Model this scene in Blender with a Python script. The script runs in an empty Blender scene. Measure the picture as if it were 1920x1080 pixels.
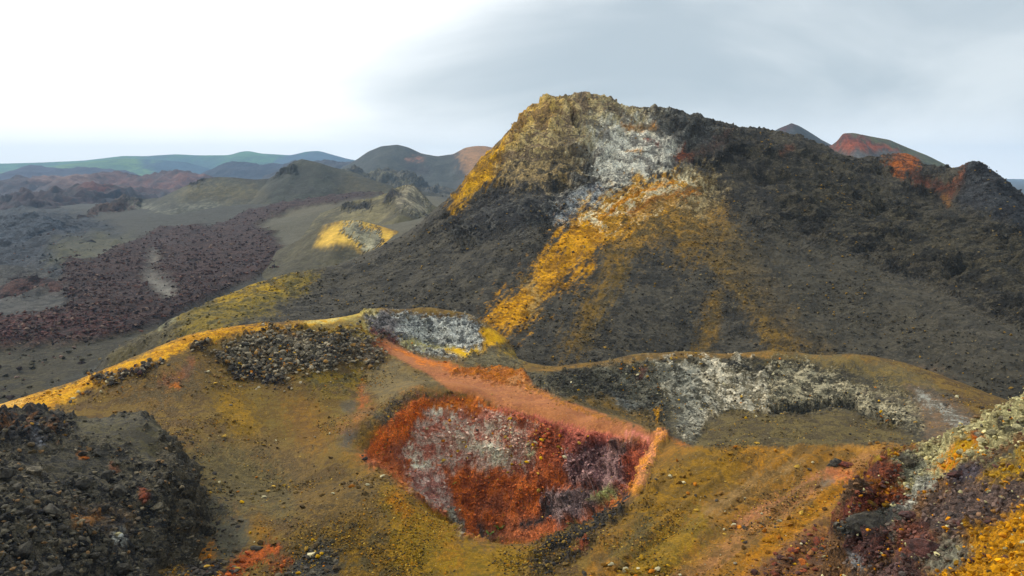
import bpy, math, random, time
import numpy as np
T0 = time.time()
rng = np.random.default_rng(7)
random.seed(7)
sc = bpy.context.scene
C = sc.collection

# ------------------------------------------------------------------ camera
F = 1500.0                      # focal length in photograph pixels
PITCH = math.radians(8.343)
cam_d = bpy.data.cameras.new('camera')
cam = bpy.data.objects.new('camera', cam_d)
C.objects.link(cam)
cam_d.sensor_width = 36.0
cam_d.lens = 36.0 * F / 1920.0
cam_d.clip_start = 0.1
cam_d.clip_end = 40000.0
cam.location = (0, 0, 0)
cam.rotation_euler = (math.radians(90) - PITCH, 0, 0)
sc.camera = cam

# ------------------------------------------------------------------ light
SUN_AZ = math.radians(-58.0)    # from +Y towards -X
SUN_EL = math.radians(40.0)
sv = (math.sin(SUN_AZ) * math.cos(SUN_EL), math.cos(SUN_AZ) * math.cos(SUN_EL), math.sin(SUN_EL))
sun_d = bpy.data.lights.new('sun', 'SUN')
sun_d.energy = 1.5
sun_d.angle = math.radians(10)
sun_d.color = (1.0, 0.93, 0.80)
sun = bpy.data.objects.new('sun', sun_d)
C.objects.link(sun)
import mathutils
sun.rotation_euler = mathutils.Vector(sv).to_track_quat('Z', 'Y').to_euler()

w = bpy.data.worlds.new('World')
sc.world = w
w.use_nodes = True
nt = w.node_tree
nt.nodes.clear()
def N(tree, t, **k):
    n = tree.nodes.new(t)
    for a, b in k.items():
        setattr(n, a, b)
    return n
def setin(n, **k):
    for a, b in k.items():
        n.inputs[a.replace('_', ' ')].default_value = b
def L(tree, a, b):
    tree.links.new(a, b)
def math_n(tree, op, a, b=None, c=None, clamp=False):
    n = tree.nodes.new('ShaderNodeMath')
    n.operation = op
    n.use_clamp = clamp
    for i, v in enumerate((a, b, c)):
        if v is None:
            continue
        if isinstance(v, (int, float)):
            n.inputs[i].default_value = v
        else:
            tree.links.new(v, n.inputs[i])
    return n.outputs[0]
def maprange(tree, v, a, b, c, d, smooth=True):
    n = tree.nodes.new('ShaderNodeMapRange')
    n.interpolation_type = 'SMOOTHSTEP' if smooth else 'LINEAR'
    tree.links.new(v, n.inputs[0])
    for i, x in enumerate((a, b, c, d)):
        n.inputs[i + 1].default_value = x
    return n.outputs[0]
def mixc(tree, fac, a, b, mode='MIX'):
    n = tree.nodes.new('ShaderNodeMix')
    n.data_type = 'RGBA'
    n.blend_type = mode
    if isinstance(fac, (int, float)):
        n.inputs[0].default_value = fac
    else:
        tree.links.new(fac, n.inputs[0])
    for i, v in ((6, a), (7, b)):
        if isinstance(v, tuple):
            n.inputs[i].default_value = v
        else:
            tree.links.new(v, n.inputs[i])
    return n.outputs[2]

tc = N(nt, 'ShaderNodeTexCoord')
sky = N(nt, 'ShaderNodeTexSky', sky_type='NISHITA', sun_disc=False)
sky.sun_elevation = SUN_EL
sky.sun_rotation = SUN_AZ
# cloud deck: direction mapped on to a high plane so clouds flatten towards the horizon
sep = N(nt, 'ShaderNodeSeparateXYZ'); L(nt, tc.outputs['Generated'], sep.inputs[0])
zz = math_n(nt, 'ADD', math_n(nt, 'ABSOLUTE', sep.outputs[2]), 0.30)
cx = math_n(nt, 'DIVIDE', sep.outputs[0], zz)
cy = math_n(nt, 'DIVIDE', sep.outputs[1], zz)
comb = N(nt, 'ShaderNodeCombineXYZ'); L(nt, cx, comb.inputs[0]); L(nt, cy, comb.inputs[1])
cn = N(nt, 'ShaderNodeTexNoise'); setin(cn, Scale=1.0, Detail=8.0, Roughness=0.52, Distortion=0.5)
mp = N(nt, 'ShaderNodeMapping'); mp.inputs['Location'].default_value = (2.3, 1.2, 0.0)
L(nt, comb.outputs[0], mp.inputs[0]); L(nt, mp.outputs[0], cn.inputs['Vector'])
dotn = N(nt, 'ShaderNodeVectorMath', operation='DOT_PRODUCT')
L(nt, tc.outputs['Generated'], dotn.inputs[0]); dotn.inputs[1].default_value = sv
glow = maprange(nt, math_n(nt, 'ADD', dotn.outputs['Value'], math_n(nt, 'MULTIPLY', math_n(nt, 'SUBTRACT', cn.outputs['Fac'], 0.5), 0.34)), 0.36, 0.68, 0.0, 1.0)
cl = maprange(nt, cn.outputs['Fac'], 0.34, 0.66, 0.0, 1.0)
cloud = mixc(nt, cl, (0.37, 0.425, 0.46, 1), (0.57, 0.61, 0.625, 1))
cloud = mixc(nt, glow, cloud, (0.98, 0.99, 0.98, 1))
hz = maprange(nt, sep.outputs[2], -0.02, 0.10, 1.0, 0.0)
cloud = mixc(nt, hz, cloud, (0.92, 0.94, 0.95, 1))
scl = N(nt, 'ShaderNodeVectorMath', operation='SCALE'); L(nt, cloud, scl.inputs[0]); scl.inputs['Scale'].default_value = 10.0
skyc = mixc(nt, 0.93, sky.outputs[0], scl.outputs[0])
bg = N(nt, 'ShaderNodeBackground'); bg.inputs['Strength'].default_value = 0.10
L(nt, skyc, bg.inputs['Color'])
wo = N(nt, 'ShaderNodeOutputWorld'); L(nt, bg.outputs[0], wo.inputs['Surface'])
sc.view_settings.view_transform = 'Standard'
sc.view_settings.look = 'None'
sc.view_settings.exposure = 0.55
sc.view_settings.gamma = 1.0
sc.view_settings.use_curve_mapping = False
sc.cycles.volume_bounces = 1
sc.cycles.max_bounces = 6

# ------------------------------------------------------------------ noise
def _hash(ix, iy, iz, seed):
    h = (ix.astype(np.int64) * 374761393 + iy.astype(np.int64) * 668265263 + iz.astype(np.int64) * 2147483647 + seed * 974711) & 0xFFFFFFFF
    h = ((h ^ (h >> 13)) * 1274126177) & 0xFFFFFFFF
    h = ((h ^ (h >> 16)) * 2246822519) & 0xFFFFFFFF
    return (h ^ (h >> 15)) & 0xFFFFFFFF
_G = rng.normal(size=(256, 3)); _G /= np.linalg.norm(_G, axis=1)[:, None]; _G = _G.astype(np.float32)
_P = rng.permutation(256).astype(np.int32); _P = np.concatenate([_P, _P, _P])
def perlin3(x, y, z, seed=0):
    x = np.asarray(x, np.float32) + seed * 17.31; y = np.asarray(y, np.float32) + seed * 5.77; z = np.asarray(z, np.float32) + seed * 3.19
    fx = np.floor(x); fy = np.floor(y); fz = np.floor(z)
    ix = fx.astype(np.int32) & 255; iy = fy.astype(np.int32) & 255; iz = fz.astype(np.int32) & 255
    x = x - fx; y = y - fy; z = z - fz
    u = x * x * x * (x * (x * 6 - 15) + 10); v = y * y * y * (y * (y * 6 - 15) + 10); t = z * z * z * (z * (z * 6 - 15) + 10)
    out = 0
    for dx in (0, 1):
        wx = u if dx else 1 - u
        px_ = _P[(ix + dx) & 255]
        for dy in (0, 1):
            wy = v if dy else 1 - v
            pxy = _P[px_ + ((iy + dy) & 255)]
            for dz in (0, 1):
                g = _G[_P[pxy + ((iz + dz) & 255)]]
                wz = t if dz else 1 - t
                out = out + wx * wy * wz * (g[:, 0] * (x - dx) + g[:, 1] * (y - dy) + g[:, 2] * (z - dz))
    return out * 1.5
def fbm(x, y, z, oct=4, seed=0, gain=0.5, lac=2.03):
    a = 1.0; s = 0; t = 0
    for i in range(oct):
        s = s + a * perlin3(x, y, z, seed + i); t += a
        a *= gain; x = x * lac; y = y * lac; z = z * lac
    return s / t * 1.4
def billow(x, y, z, oct=4, seed=0, gain=0.5, lac=2.1):
    a = 1.0; s = 0; t = 0
    for i in range(oct):
        s = s + a * (np.abs(perlin3(x, y, z, seed + i)) * 2.2 - 0.5); t += a
        a *= gain; x = x * lac; y = y * lac; z = z * lac
    return s / t
def worley(x, y, z, seed=0):
    """F1 distance and a random value per cell"""
    x = np.asarray(x, np.float32); y = np.asarray(y, np.float32); z = np.asarray(z, np.float32)
    fx = np.floor(x).astype(np.int32); fy = np.floor(y).astype(np.int32); fz = np.floor(z).astype(np.int32)
    best = np.full(x.shape, 9.0, np.float32); sec = best.copy(); cid = np.zeros(x.shape, np.float32)
    R = _WR
    for dx in (-1, 0, 1):
        for dy in (-1, 0, 1):
            for dz in (-1, 0, 1):
                cx_, cy_, cz_ = fx + dx, fy + dy, fz + dz
                k = _P[_P[_P[(cx_ + seed * 31) & 255] + (cy_ & 255)] + (cz_ & 255)]
                r = R[k]
                d = (cx_ + r[:, 0] - x) ** 2 + (cy_ + r[:, 1] - y) ** 2 + (cz_ + r[:, 2] - z) ** 2
                m = d < best
                sec = np.where(m, best, np.minimum(sec, d))
                cid = np.where(m, r[:, 3], cid)
                best = np.where(m, d, best)
    return np.sqrt(best), np.sqrt(sec), cid
_WR = rng.random((256, 4)).astype(np.float32)
def sstep(a, b, x):
    t = np.clip((x - a) / (b - a), 0, 1)
    return t * t * (3 - 2 * t)

# ------------------------------------------------------------------ camera geometry: a photo pixel at a chosen distance is a point of the place
sp, cp = math.sin(PITCH), math.cos(PITCH)
def at(px, py, Y):
    u = (px - 960) / F; v = (540 - py) / F
    t = Y / (cp + v * sp)
    return (u * t, Y, t * (-sp + v * cp))
def at_z(px, Y, Z):
    """plan position under picture column px at distance Y, height Z"""
    t = (Y * cp - Z * sp)
    return ((px - 960) / F * t, Y, Z)
def project(X, Y, Z):
    d = Y * cp - Z * sp
    d = np.maximum(d, 0.5)
    v = (Y * sp + Z * cp) / d
    return 960 + F * X / d, 540 - F * v

def tps(P, V, lam=1e-4):
    n = len(P)
    d = np.linalg.norm(P[:, None] - P[None], axis=2)
    K = np.where(d > 0, d * d * np.log(d + 1e-12), 0) + lam * np.eye(n)
    A = np.zeros((n + 3, n + 3)); A[:n, :n] = K; A[:n, n] = 1; A[:n, n + 1:] = P; A[n, :n] = 1; A[n + 1:, :n] = P.T
    b = np.zeros(n + 3); b[:n] = V
    s = np.linalg.solve(A, b).astype(np.float32)
    P32 = P.astype(np.float32)
    def f(a, l):
        o = s[n] + s[n + 1] * a + s[n + 2] * l
        for i in range(n):
            d2 = (a - P32[i, 0]) ** 2 + (l - P32[i, 1]) ** 2
            o = o + s[i] * 0.5 * d2 * np.log(d2 + 1e-12)
        return o
    return f

def srgb(c):
    c = np.array(c, np.float32) / 255.0
    c = np.where(c <= 0.04045, c / 12.92, ((c + 0.055) / 1.055) ** 2.4)
    red = float(sstep(.45, .12, c[1] / (c[0] + 1e-6)))        # weathered iron reds are a little duller than they photograph
    lum = float(c @ [.25, .65, .10])
    c = c + (lum - c) * (-.15 + .13 * red)
    c[1] += .075 * c[0] * red; c[2] += .012 * c[0] * red
    return np.clip(c, 0, .8).astype(np.float32)

# ------------------------------------------------------------------ painting of mineral colours on to vertices
class Paint:
    def __init__(s, px, py, n, base_a, base_b, rk=0.2, wseed=0, ws=1.0):
        s.px = px.astype(np.float32); s.py = py.astype(np.float32); n = len(px)
        s.ca = np.tile(srgb(base_a), (n, 1)).astype(np.float32); s.cb = np.tile(srgb(base_b), (n, 1)).astype(np.float32)
        s.rk = np.full(n, rk, np.float32)
        z = np.zeros(n, np.float32) + wseed * 1.7
        q = 1.0 / (34 * ws)
        s.w1 = fbm(s.px * q, s.py * q, z, 3, 11 + wseed) * 1.3
        s.w2 = fbm(s.px * q, s.py * q, z, 3, 21 + wseed) * 1.3
        q = 1.0 / (11 * ws)
        s.f = fbm(s.px * q, s.py * q, z, 4, 31 + wseed, gain=0.75) * 1.8 + np.random.default_rng(wseed).normal(0, .35, n).astype(np.float32)
        s.masks = {}
    def streak(s, ang, seed=0, hi=6.0, lo=90.0):
        c, d = math.cos(math.radians(ang)), math.sin(math.radians(ang))
        al = s.px * c + s.py * d; ac = -s.px * d + s.py * c
        return fbm(al / lo, ac / hi, al * 0 + seed, 3, 41 + seed, gain=0.6) * 1.8
    def _apply(s, idx, m, a, b, rk, o):
        m = (m * o).astype(np.float32)
        if a is not None:
            s.ca[idx] += (srgb(a) - s.ca[idx]) * m[:, None]
            s.cb[idx] += (srgb(b if b is not None else a) - s.cb[idx]) * m[:, None]
        if rk is not None:
            s.rk[idx] += (rk - s.rk[idx]) * m
    def poly(s, pts, a=None, b=None, f=8, wp=10, r=6, rk=None, o=1.0, st=None, name=None):
        P = np.array(pts, np.float32)
        pad = f + 1.5 * wp + 1.5 * r + 4
        idx = np.where((s.px > P[:, 0].min() - pad) & (s.px < P[:, 0].max() + pad) & (s.py > P[:, 1].min() - pad) & (s.py < P[:, 1].max() + pad))[0]
        if len(idx) == 0: return
        x = s.px[idx] + s.w1[idx] * wp; y = s.py[idx] + s.w2[idx] * wp
        d = np.full(len(idx), 1e9, np.float32); inside = np.zeros(len(idx), bool)
        for i in range(len(P)):
            x0, y0 = P[i]; x1, y1 = P[(i + 1) % len(P)]
            ex, ey = x1 - x0, y1 - y0
            t = np.clip(((x - x0) * ex + (y - y0) * ey) / (ex * ex + ey * ey + 1e-9), 0, 1)
            d = np.minimum(d, (x - x0 - t * ex) ** 2 + (y - y0 - t * ey) ** 2)
            c = ((y0 > y) != (y1 > y)) & (x < ex * (y - y0) / (ey + 1e-12) + x0)
            inside ^= c
        d = np.sqrt(d); d = np.where(inside, -d, d)
        d = d + s.f[idx] * max(r, f * (1.0 if r > 3 else .3))
        if st is not None:
            d = d + s._st(idx, st) 
        m = sstep(f, -f, d)
        s._apply(idx, m, a, b, rk, o)
        if name: 
            mm = s.masks.setdefault(name, np.zeros(len(s.px), np.float32)); mm[idx] = np.maximum(mm[idx], m * o)
    def _st(s, idx, st):
        ang, amp = st[0], st[1]
        hi = st[2] if len(st) > 2 else 6.0; lo = st[3] if len(st) > 3 else 90.0
        key = ('st', ang, hi, lo)
        if key not in s.masks: s.masks[key] = s.streak(ang, 0, hi, lo)
        return s.masks[key][idx] * amp
    def line(s, pts, a=None, b=None, f=5, wp=6, r=5, rk=None, o=1.0, st=None, name=None):
        """pts: (x, y, radius)"""
        P = np.array(pts, np.float32)
        R = P[:, 2].max(); pad = R + f + 1.5 * wp + 1.5 * r + 4
        idx = np.where((s.px > P[:, 0].min() - pad) & (s.px < P[:, 0].max() + pad) & (s.py > P[:, 1].min() - pad) & (s.py < P[:, 1].max() + pad))[0]
        if len(idx) == 0: return
        x = s.px[idx] + s.w1[idx] * wp; y = s.py[idx] + s.w2[idx] * wp
        d = np.full(len(idx), 1e9, np.float32)
        if len(P) == 1:
            d = np.hypot(x - P[0, 0], y - P[0, 1]) - P[0, 2]
        for i in range(len(P) - 1):
            x0, y0, r0 = P[i]; x1, y1, r1 = P[i + 1]
            ex, ey = x1 - x0, y1 - y0
            t = np.clip(((x - x0) * ex + (y - y0) * ey) / (ex * ex + ey * ey + 1e-9), 0, 1)
            d = np.minimum(d, np.hypot(x - x0 - t * ex, y - y0 - t * ey) - (r0 + t * (r1 - r0)))
        d = d + s.f[idx] * max(r, f * (1.0 if r > 3 else .3))
        if st is not None: d = d + s._st(idx, st)
        m = sstep(f, -f, d)
        s._apply(idx, m, a, b, rk, o)
        if name:
            mm = s.masks.setdefault(name, np.zeros(len(s.px), np.float32)); mm[idx] = np.maximum(mm[idx], m * o)

# ------------------------------------------------------------------ meshes
def mesh_np(name, V, Q, mat, attrs=None, smooth=True):
    me = bpy.data.meshes.new(name)
    k = Q.shape[1]
    me.vertices.add(len(V)); me.vertices.foreach_set('co', np.ascontiguousarray(V, np.float32).ravel())
    me.loops.add(Q.size); me.loops.foreach_set('vertex_index', np.ascontiguousarray(Q, np.int32).ravel())
    me.polygons.add(len(Q)); me.polygons.foreach_set('loop_start', np.arange(0, Q.size, k, dtype=np.int32))
    me.polygons.foreach_set('use_smooth', np.full(len(Q), smooth))
    me.update(calc_edges=True)
    if attrs:
        for k2, v in attrs.items():
            if v.ndim == 2:
                a = me.attributes.new(k2, 'FLOAT_COLOR', 'POINT')
                a.data.foreach_set('color', np.concatenate([v, np.ones((len(v), 1), np.float32)], 1).astype(np.float32).ravel())
            else:
                a = me.attributes.new(k2, 'FLOAT', 'POINT'); a.data.foreach_set('value', v.astype(np.float32))
    me.materials.append(mat)
    return me
def link(name, me, parent=None, **props):
    o = bpy.data.objects.new(name, me); C.objects.link(o)
    if parent: o.parent = parent
    for k, v in props.items(): o[k] = v
    return o
def grid_faces(nr, nc):
    i = np.arange(nr * nc).reshape(nr, nc)
    return np.stack([i[:-1, :-1], i[:-1, 1:], i[1:, 1:], i[1:, :-1]], -1).reshape(-1, 4)
def grid_normals(V, nr, nc):
    G = V.reshape(nr, nc, 3)
    a = np.gradient(G, axis=1); b = np.gradient(G, axis=0)
    n = np.cross(a, b); n /= np.linalg.norm(n, axis=2)[..., None] + 1e-12
    n = np.where(n[..., 2:3] < 0, -n, n)
    return n.reshape(-1, 3).astype(np.float32)
class Field:
    """a landform over its plan: smooth height from control points on a sheet of nr x nc vertices"""
    def __init__(s, ctrl, a0, a1, Ya, Yb, nr, nc, Y0=10.0, lam=1e-4, rowpow=None):
        pts = []
        for c in ctrl:
            if c[0] == 'w': pts.append(at_z(*c[1:]))
            else: pts.append(at(*c))
        pts = np.array(pts)
        P = np.stack([pts[:, 0] / (pts[:, 1] + Y0), np.log(pts[:, 1] + Y0)], 1)
        s.Y0 = Y0
        s.h = tps(P, pts[:, 2], lam)
        l = np.linspace(math.log(Ya + Y0), math.log(Yb + Y0), nr)
        if rowpow is not None:      # denser rows where asked: (fractional positions, weights)
            wv = np.interp(np.linspace(0, 1, nr), rowpow[0], rowpow[1]); cu = np.cumsum(1 / wv); cu = (cu - cu[0]) / (cu[-1] - cu[0])
            l = l[0] + (l[-1] - l[0]) * cu
        a = np.linspace(a0, a1, nc)
        A, Lg = np.meshgrid(a, l)
        s.nr, s.nc = nr, nc
        A = A.ravel().astype(np.float32); Lg = Lg.ravel().astype(np.float32)
        Y = np.exp(Lg) - Y0; X = A * (Y + Y0)
        s.A, s.Lg = A, Lg
        Z = s.h(A, Lg)
        s.V = np.stack([X, Y, Z], 1).astype(np.float32)
    def normals(s): return grid_normals(s.V, s.nr, s.nc)

# ------------------------------------------------------------------ materials
def terrain_mat(name, s=1.0, bump=1.0, speck=0.5, peb=1.0, use_random=False):
    m = bpy.data.materials.new(name); m.use_nodes = True
    t = m.node_tree; t.nodes.clear()
    geo = N(t, 'ShaderNodeNewGeometry')
    pos = geo.outputs['Position']
    ca = N(t, 'ShaderNodeAttribute', attribute_name='ca'); cb = N(t, 'ShaderNodeAttribute', attribute_name='cb'); rk = N(t, 'ShaderNodeAttribute', attribute_name='rk')
    def noise(sc_, det, rough, dist=0.0, w=0.0):
        n = N(t, 'ShaderNodeTexNoise'); setin(n, Scale=sc_, Detail=det, Roughness=rough, Distortion=dist); L(t, pos, n.inputs['Vector']); return n.outputs['Fac']
    def vor(sc_, feat='F1', rnd=1.0):
        n = N(t, 'ShaderNodeTexVoronoi', feature=feat); n.inputs['Scale'].default_value = sc_; n.inputs['Randomness'].default_value = rnd
        L(t, pos, n.inputs['Vector']); return n
    n1 = noise(0.9 * s, 9.0, 0.72, 0.6)
    fac = maprange(t, n1, 0.465, 0.535, 0, 1)
    col = mixc(t, fac, ca.outputs['Color'], cb.outputs['Color'])
    # grain and pebbles
    n2 = noise(9 * s, 5.0, 0.75)
    v1 = vor(5.5 * s); v2 = vor(14 * s)
    hsvr = N(t, 'ShaderNodeSeparateColor'); L(t, v1.outputs['Color'], hsvr.inputs[0])
    hs2 = N(t, 'ShaderNodeSeparateColor'); L(t, v2.outputs['Color'], hs2.inputs[0])
    g = maprange(t, n2, 0.3, 0.7, 0.45, 1.62, False)
    g1 = maprange(t, hsvr.outputs[0], 0, 1, 1 - 0.32 * peb, 1 + 0.34 * peb, False)
    g2 = maprange(t, hs2.outputs[1], 0, 1, 1 - 0.35 * peb, 1 + 0.4 * peb, False)
    g = math_n(t, 'MULTIPLY', math_n(t, 'MULTIPLY', g, g1), g2)
    # coarse where it is rocky, fine where ash has settled
    low = noise(0.22 * s, 3.0, 0.5)
    gm_ = math_n(t, 'ADD', math_n(t, 'MULTIPLY_ADD', rk.outputs['Fac'], 0.62, 0.30), math_n(t, 'MULTIPLY', math_n(t, 'SUBTRACT', low, 0.5), 1.3))
    gm_ = math_n(t, 'MINIMUM', math_n(t, 'MAXIMUM', gm_, 0.12), 1.0)
    g = math_n(t, 'ADD', 1.0, math_n(t, 'MULTIPLY', math_n(t, 'SUBTRACT', g, 1.0), gm_))
    scn = N(t, 'ShaderNodeVectorMath', operation='SCALE'); L(t, col, scn.inputs[0]); L(t, g, scn.inputs['Scale'])
    col = scn.outputs[0]
    # a few pale chips lying among the grains
    chip = math_n(t, 'MULTIPLY', math_n(t, 'GREATER_THAN', hs2.outputs[0], 0.955), math_n(t, 'LESS_THAN', v2.outputs['Distance'], 0.36))
    chipn = maprange(t, noise(0.6 * s, 3, 0.6), 0.42, 0.62, 0.0, speck)
    chip = math_n(t, 'MULTIPLY', chip, chipn)
    pale = mixc(t, 0.55, col, (0.42, 0.36, 0.22, 1))
    col = mixc(t, chip, col, pale)
    # relief
    n3 = noise(3.2 * s, 8.0, 0.7, 0.4)
    hgt = math_n(t, 'ADD', math_n(t, 'MULTIPLY', n3, 1.3), math_n(t, 'MULTIPLY', n2, 0.45))
    hgt = math_n(t, 'SUBTRACT', hgt, math_n(t, 'MULTIPLY', v1.outputs['Distance'], 0.28 * peb))
    hgt = math_n(t, 'SUBTRACT', hgt, math_n(t, 'MULTIPLY', v2.outputs['Distance'], 0.12 * peb))
    amp = math_n(t, 'MULTIPLY_ADD', math_n(t, 'MULTIPLY', rk.outputs['Fac'], math_n(t, 'MULTIPLY_ADD', gm_, .5, .5)), 0.9, 0.12)
    hgt = math_n(t, 'MULTIPLY', hgt, amp)
    bp = N(t, 'ShaderNodeBump'); bp.inputs['Strength'].default_value = 1.0; bp.inputs['Distance'].default_value = 0.32 * bump / s
    L(t, hgt, bp.inputs['Height'])
    bs = N(t, 'ShaderNodeBsdfPrincipled'); bs.inputs['Roughness'].default_value = 0.9
    bs.inputs['Specular IOR Level'].default_value = 0.25
    L(t, col, bs.inputs['Base Color']); L(t, bp.outputs[0], bs.inputs['Normal'])
    o = N(t, 'ShaderNodeOutputMaterial'); L(t, bs.outputs[0], o.inputs['Surface'])
    return m
M_near = terrain_mat('near_scoria', 1.3, 1.0, 0.9)
M_cone = terrain_mat('cone_scoria', 0.55, 1.0, 0.55)
M_valley = terrain_mat('valley_ash', 0.30, 1.2, 0.4, 0.9)
M_hill = terrain_mat('hill_ash', 0.06, 0.7, 0.2, 0.6)
M_rock = terrain_mat('lava_rock', 2.4, 1.3, 0.5)
M_far = terrain_mat('far_hill', 0.014, 0.5, 0.0, 0.4)
def rock_mat(name, a, b, s=6.0):
    m = bpy.data.materials.new(name); m.use_nodes = True
    t = m.node_tree; t.nodes.clear()
    tcn = N(t, 'ShaderNodeTexCoord'); oi = N(t, 'ShaderNodeObjectInfo')
    geo = N(t, 'ShaderNodeNewGeometry')
    n = N(t, 'ShaderNodeTexNoise'); setin(n, Scale=s, Detail=7.0, Roughness=0.7); L(t, geo.outputs['Position'], n.inputs['Vector'])
    ca = tuple(srgb(a)) + (1,); cb = tuple(srgb(b)) + (1,)
    col = mixc(t, maprange(t, n.outputs['Fac'], 0.4, 0.6, 0, 1), tuple(map(float, ca)), tuple(map(float, cb)))
    g = maprange(t, oi.outputs['Random'], 0, 1, 0.65, 1.4, False)
    sn = N(t, 'ShaderNodeVectorMath', operation='SCALE'); L(t, col, sn.inputs[0]); L(t, g, sn.inputs['Scale'])
    n4 = N(t, 'ShaderNodeTexNoise'); setin(n4, Scale=s * 3, Detail=6.0, Roughness=0.75); L(t, geo.outputs['Position'], n4.inputs['Vector'])
    bp = N(t, 'ShaderNodeBump'); bp.inputs['Strength'].default_value = 0.9; bp.inputs['Distance'].default_value = 0.12; L(t, n4.outputs['Fac'], bp.inputs['Height'])
    bs = N(t, 'ShaderNodeBsdfPrincipled'); bs.inputs['Roughness'].default_value = 0.85; bs.inputs['Specular IOR Level'].default_value = 0.3
    L(t, sn.outputs[0], bs.inputs['Base Color']); L(t, bp.outputs[0], bs.inputs['Normal'])
    o = N(t, 'ShaderNodeOutputMaterial'); L(t, bs.outputs[0], o.inputs['Surface'])
    return m

def finish(fd, pn, name, mat, disp, **props):
    """displace along the normals, build the mesh"""
    n = fd.normals()
    V = fd.V + n * disp[:, None]
    fd.V2 = V; fd.nrm = n
    me = mesh_np(name, V, grid_faces(fd.nr, fd.nc), mat, {'ca': pn.ca, 'cb': pn.cb, 'rk': pn.rk})
    print('%-22s %7d verts  %.1fs' % (name, len(V), time.time() - T0))
    return link(name, me, **props)

#@@SPLIT
# ================================================================== VALLEY GROUND
ctrl = [(-900,800,90),(0,742,98),(0,640,130),(0,560,170),(0,500,225),(0,450,310),(0,405,480),(0,372,850),
        (200,700,104),(200,640,130),(200,560,168),(200,480,230),(200,432,320),(200,400,420),
        (400,600,145),(400,560,168),(400,500,215),(400,440,300),(400,420,345),
        (540,505,200),(540,450,265),(480,410,350),(610,500,190),(600,450,235),(600,395,330),(700,365,440),(700,470,195),(760,450,190),
        (800,420,220),(700,400,300)]
ctrl += [('w', p, Y, z) for p, Y, z in [(-600,250,-30),(-600,1500,-34),(400,2500,-34),(1000,600,-30),(1500,300,-34),(2200,300,-36),(2200,1500,-36),(1000,100,-30),(1500,120,-34),
                                       (-600,20,-34),(400,20,-34),(1600,20,-34),(2400,60,-34),(1000,3000,-36),(2400,3500,-40),(-600,3500,-40),(960,3500,-40),(200,1000,-34),(100,60,-32)]]
fd = Field(ctrl, -.95, .95, -150, 3550, 310, 580, Y0=300.0, rowpow=([0,.10,.14,.45,.55,1],[.6,1,4,4,1,.25]))
V = fd.V
V[:, 2] = np.where(V[:, 1] < 40, np.minimum(V[:, 2], -30), V[:, 2])
far = sstep(700, 2500, V[:, 1]); V[:, 2] = V[:, 2] * (1 - far) - 38 * far
px, py = project(*V.T)
pn = Paint(px, py, None, (64,64,58), (56,54,48), 0.25, 1)
pn.poly([(-300,745),(-300,640),(350,620),(250,660),(100,720),(0,770)], (70,65,50),(54,50,38), f=12, rk=.6)
pn.poly([(-300,690),(100,700),(150,720),(0,750),(-300,760)], (82,74,48),(62,58,46), f=14, o=.5)
# pale ash slope right of the flow
pn.poly([(430,425),(520,395),(640,370),(800,350),(860,400),(760,480),(640,510),(550,510),(520,450)], (82,79,66),(76,72,58), f=6, wp=4, r=3, rk=.12)
pn.poly([(500,400),(620,375),(640,395),(560,410)], (90,84,64),(80,74,58), f=8, o=.7)
# dark blue-grey blocky lava at left
pn.poly([(-300,400),(0,400),(160,400),(230,440),(160,470),(120,520),(60,560),(-300,600)], (66,70,76),(42,46,52), f=10, rk=.9, name='lava')
pn.poly([(-300,500),(60,500),(150,520),(140,590),(0,600),(-300,620)], (82,80,76),(60,60,58), f=10, rk=.5)
pn.poly([(130,450),(240,440),(270,470),(240,500),(120,500),(80,480)], (80,78,62),(66,66,56), f=8, rk=.2)
flow = [(120,500),(200,480),(262,445),(300,432),(400,424),(440,412),(480,392),(560,378),(640,366),(720,354),(760,352),(740,362),(640,380),(560,392),(500,412),(482,424),(512,440),(530,465),(548,500),(470,530),(400,555),(330,600),(230,632),(100,640),(-60,640),(-40,608),(60,600),(140,575)]
pn.poly(flow, (72,53,48),(52,38,36), f=3, wp=5, r=5, rk=1.0, name='flow')
pn.poly([(-100,600),(60,598),(160,600),(240,620),(120,645),(-100,650)], (88,56,52),(62,48,46), f=6, rk=1.0, name='flow')
pn.line([(70,535,5),(110,540,4)], (110,60,50),(80,50,46), f=5, rk=.8, name='flow')
pn.line([(30,520,5),(60,530,5)], (60,52,50),(50,44,44), f=5, rk=.9, name='flow')
pn.line([(290,478,7),(283,500,9),(285,525,13),(305,545,18),(322,553,16)], (112,108,100),(100,97,90), f=3, wp=4, r=2, rk=.1, name='gap')
M = pn.masks; gap = M.get('gap', 0)
fl = M['flow'] * (1 - gap); lv = M['lava']
D = V[:, 1]
z3 = V[:, 2]
b1 = billow(V[:,0]/7, V[:,1]/7, z3/7, 4, 3)
b2 = fbm(V[:,0]/30, V[:,1]/30, z3/30, 5, 5)
near_k = sstep(2500, 600, D)
disp = b2 * 1.1 + near_k * (fl * (1.3 + .8 * b1) + lv * (5.0 * billow(V[:,0]/22, V[:,1]/22, z3/22, 4, 9) + 1.0 * b1)) + 0.35 * b1 * pn.rk
disp += sstep(600, 2500, D) * 3 * fbm(V[:,0]/300, V[:,1]/300, z3/300, 4, 7)
valley_fd, valley_pn = fd, pn
ground = finish(fd, pn, 'ground', M_valley, disp.astype(np.float32), kind='structure')

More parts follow.
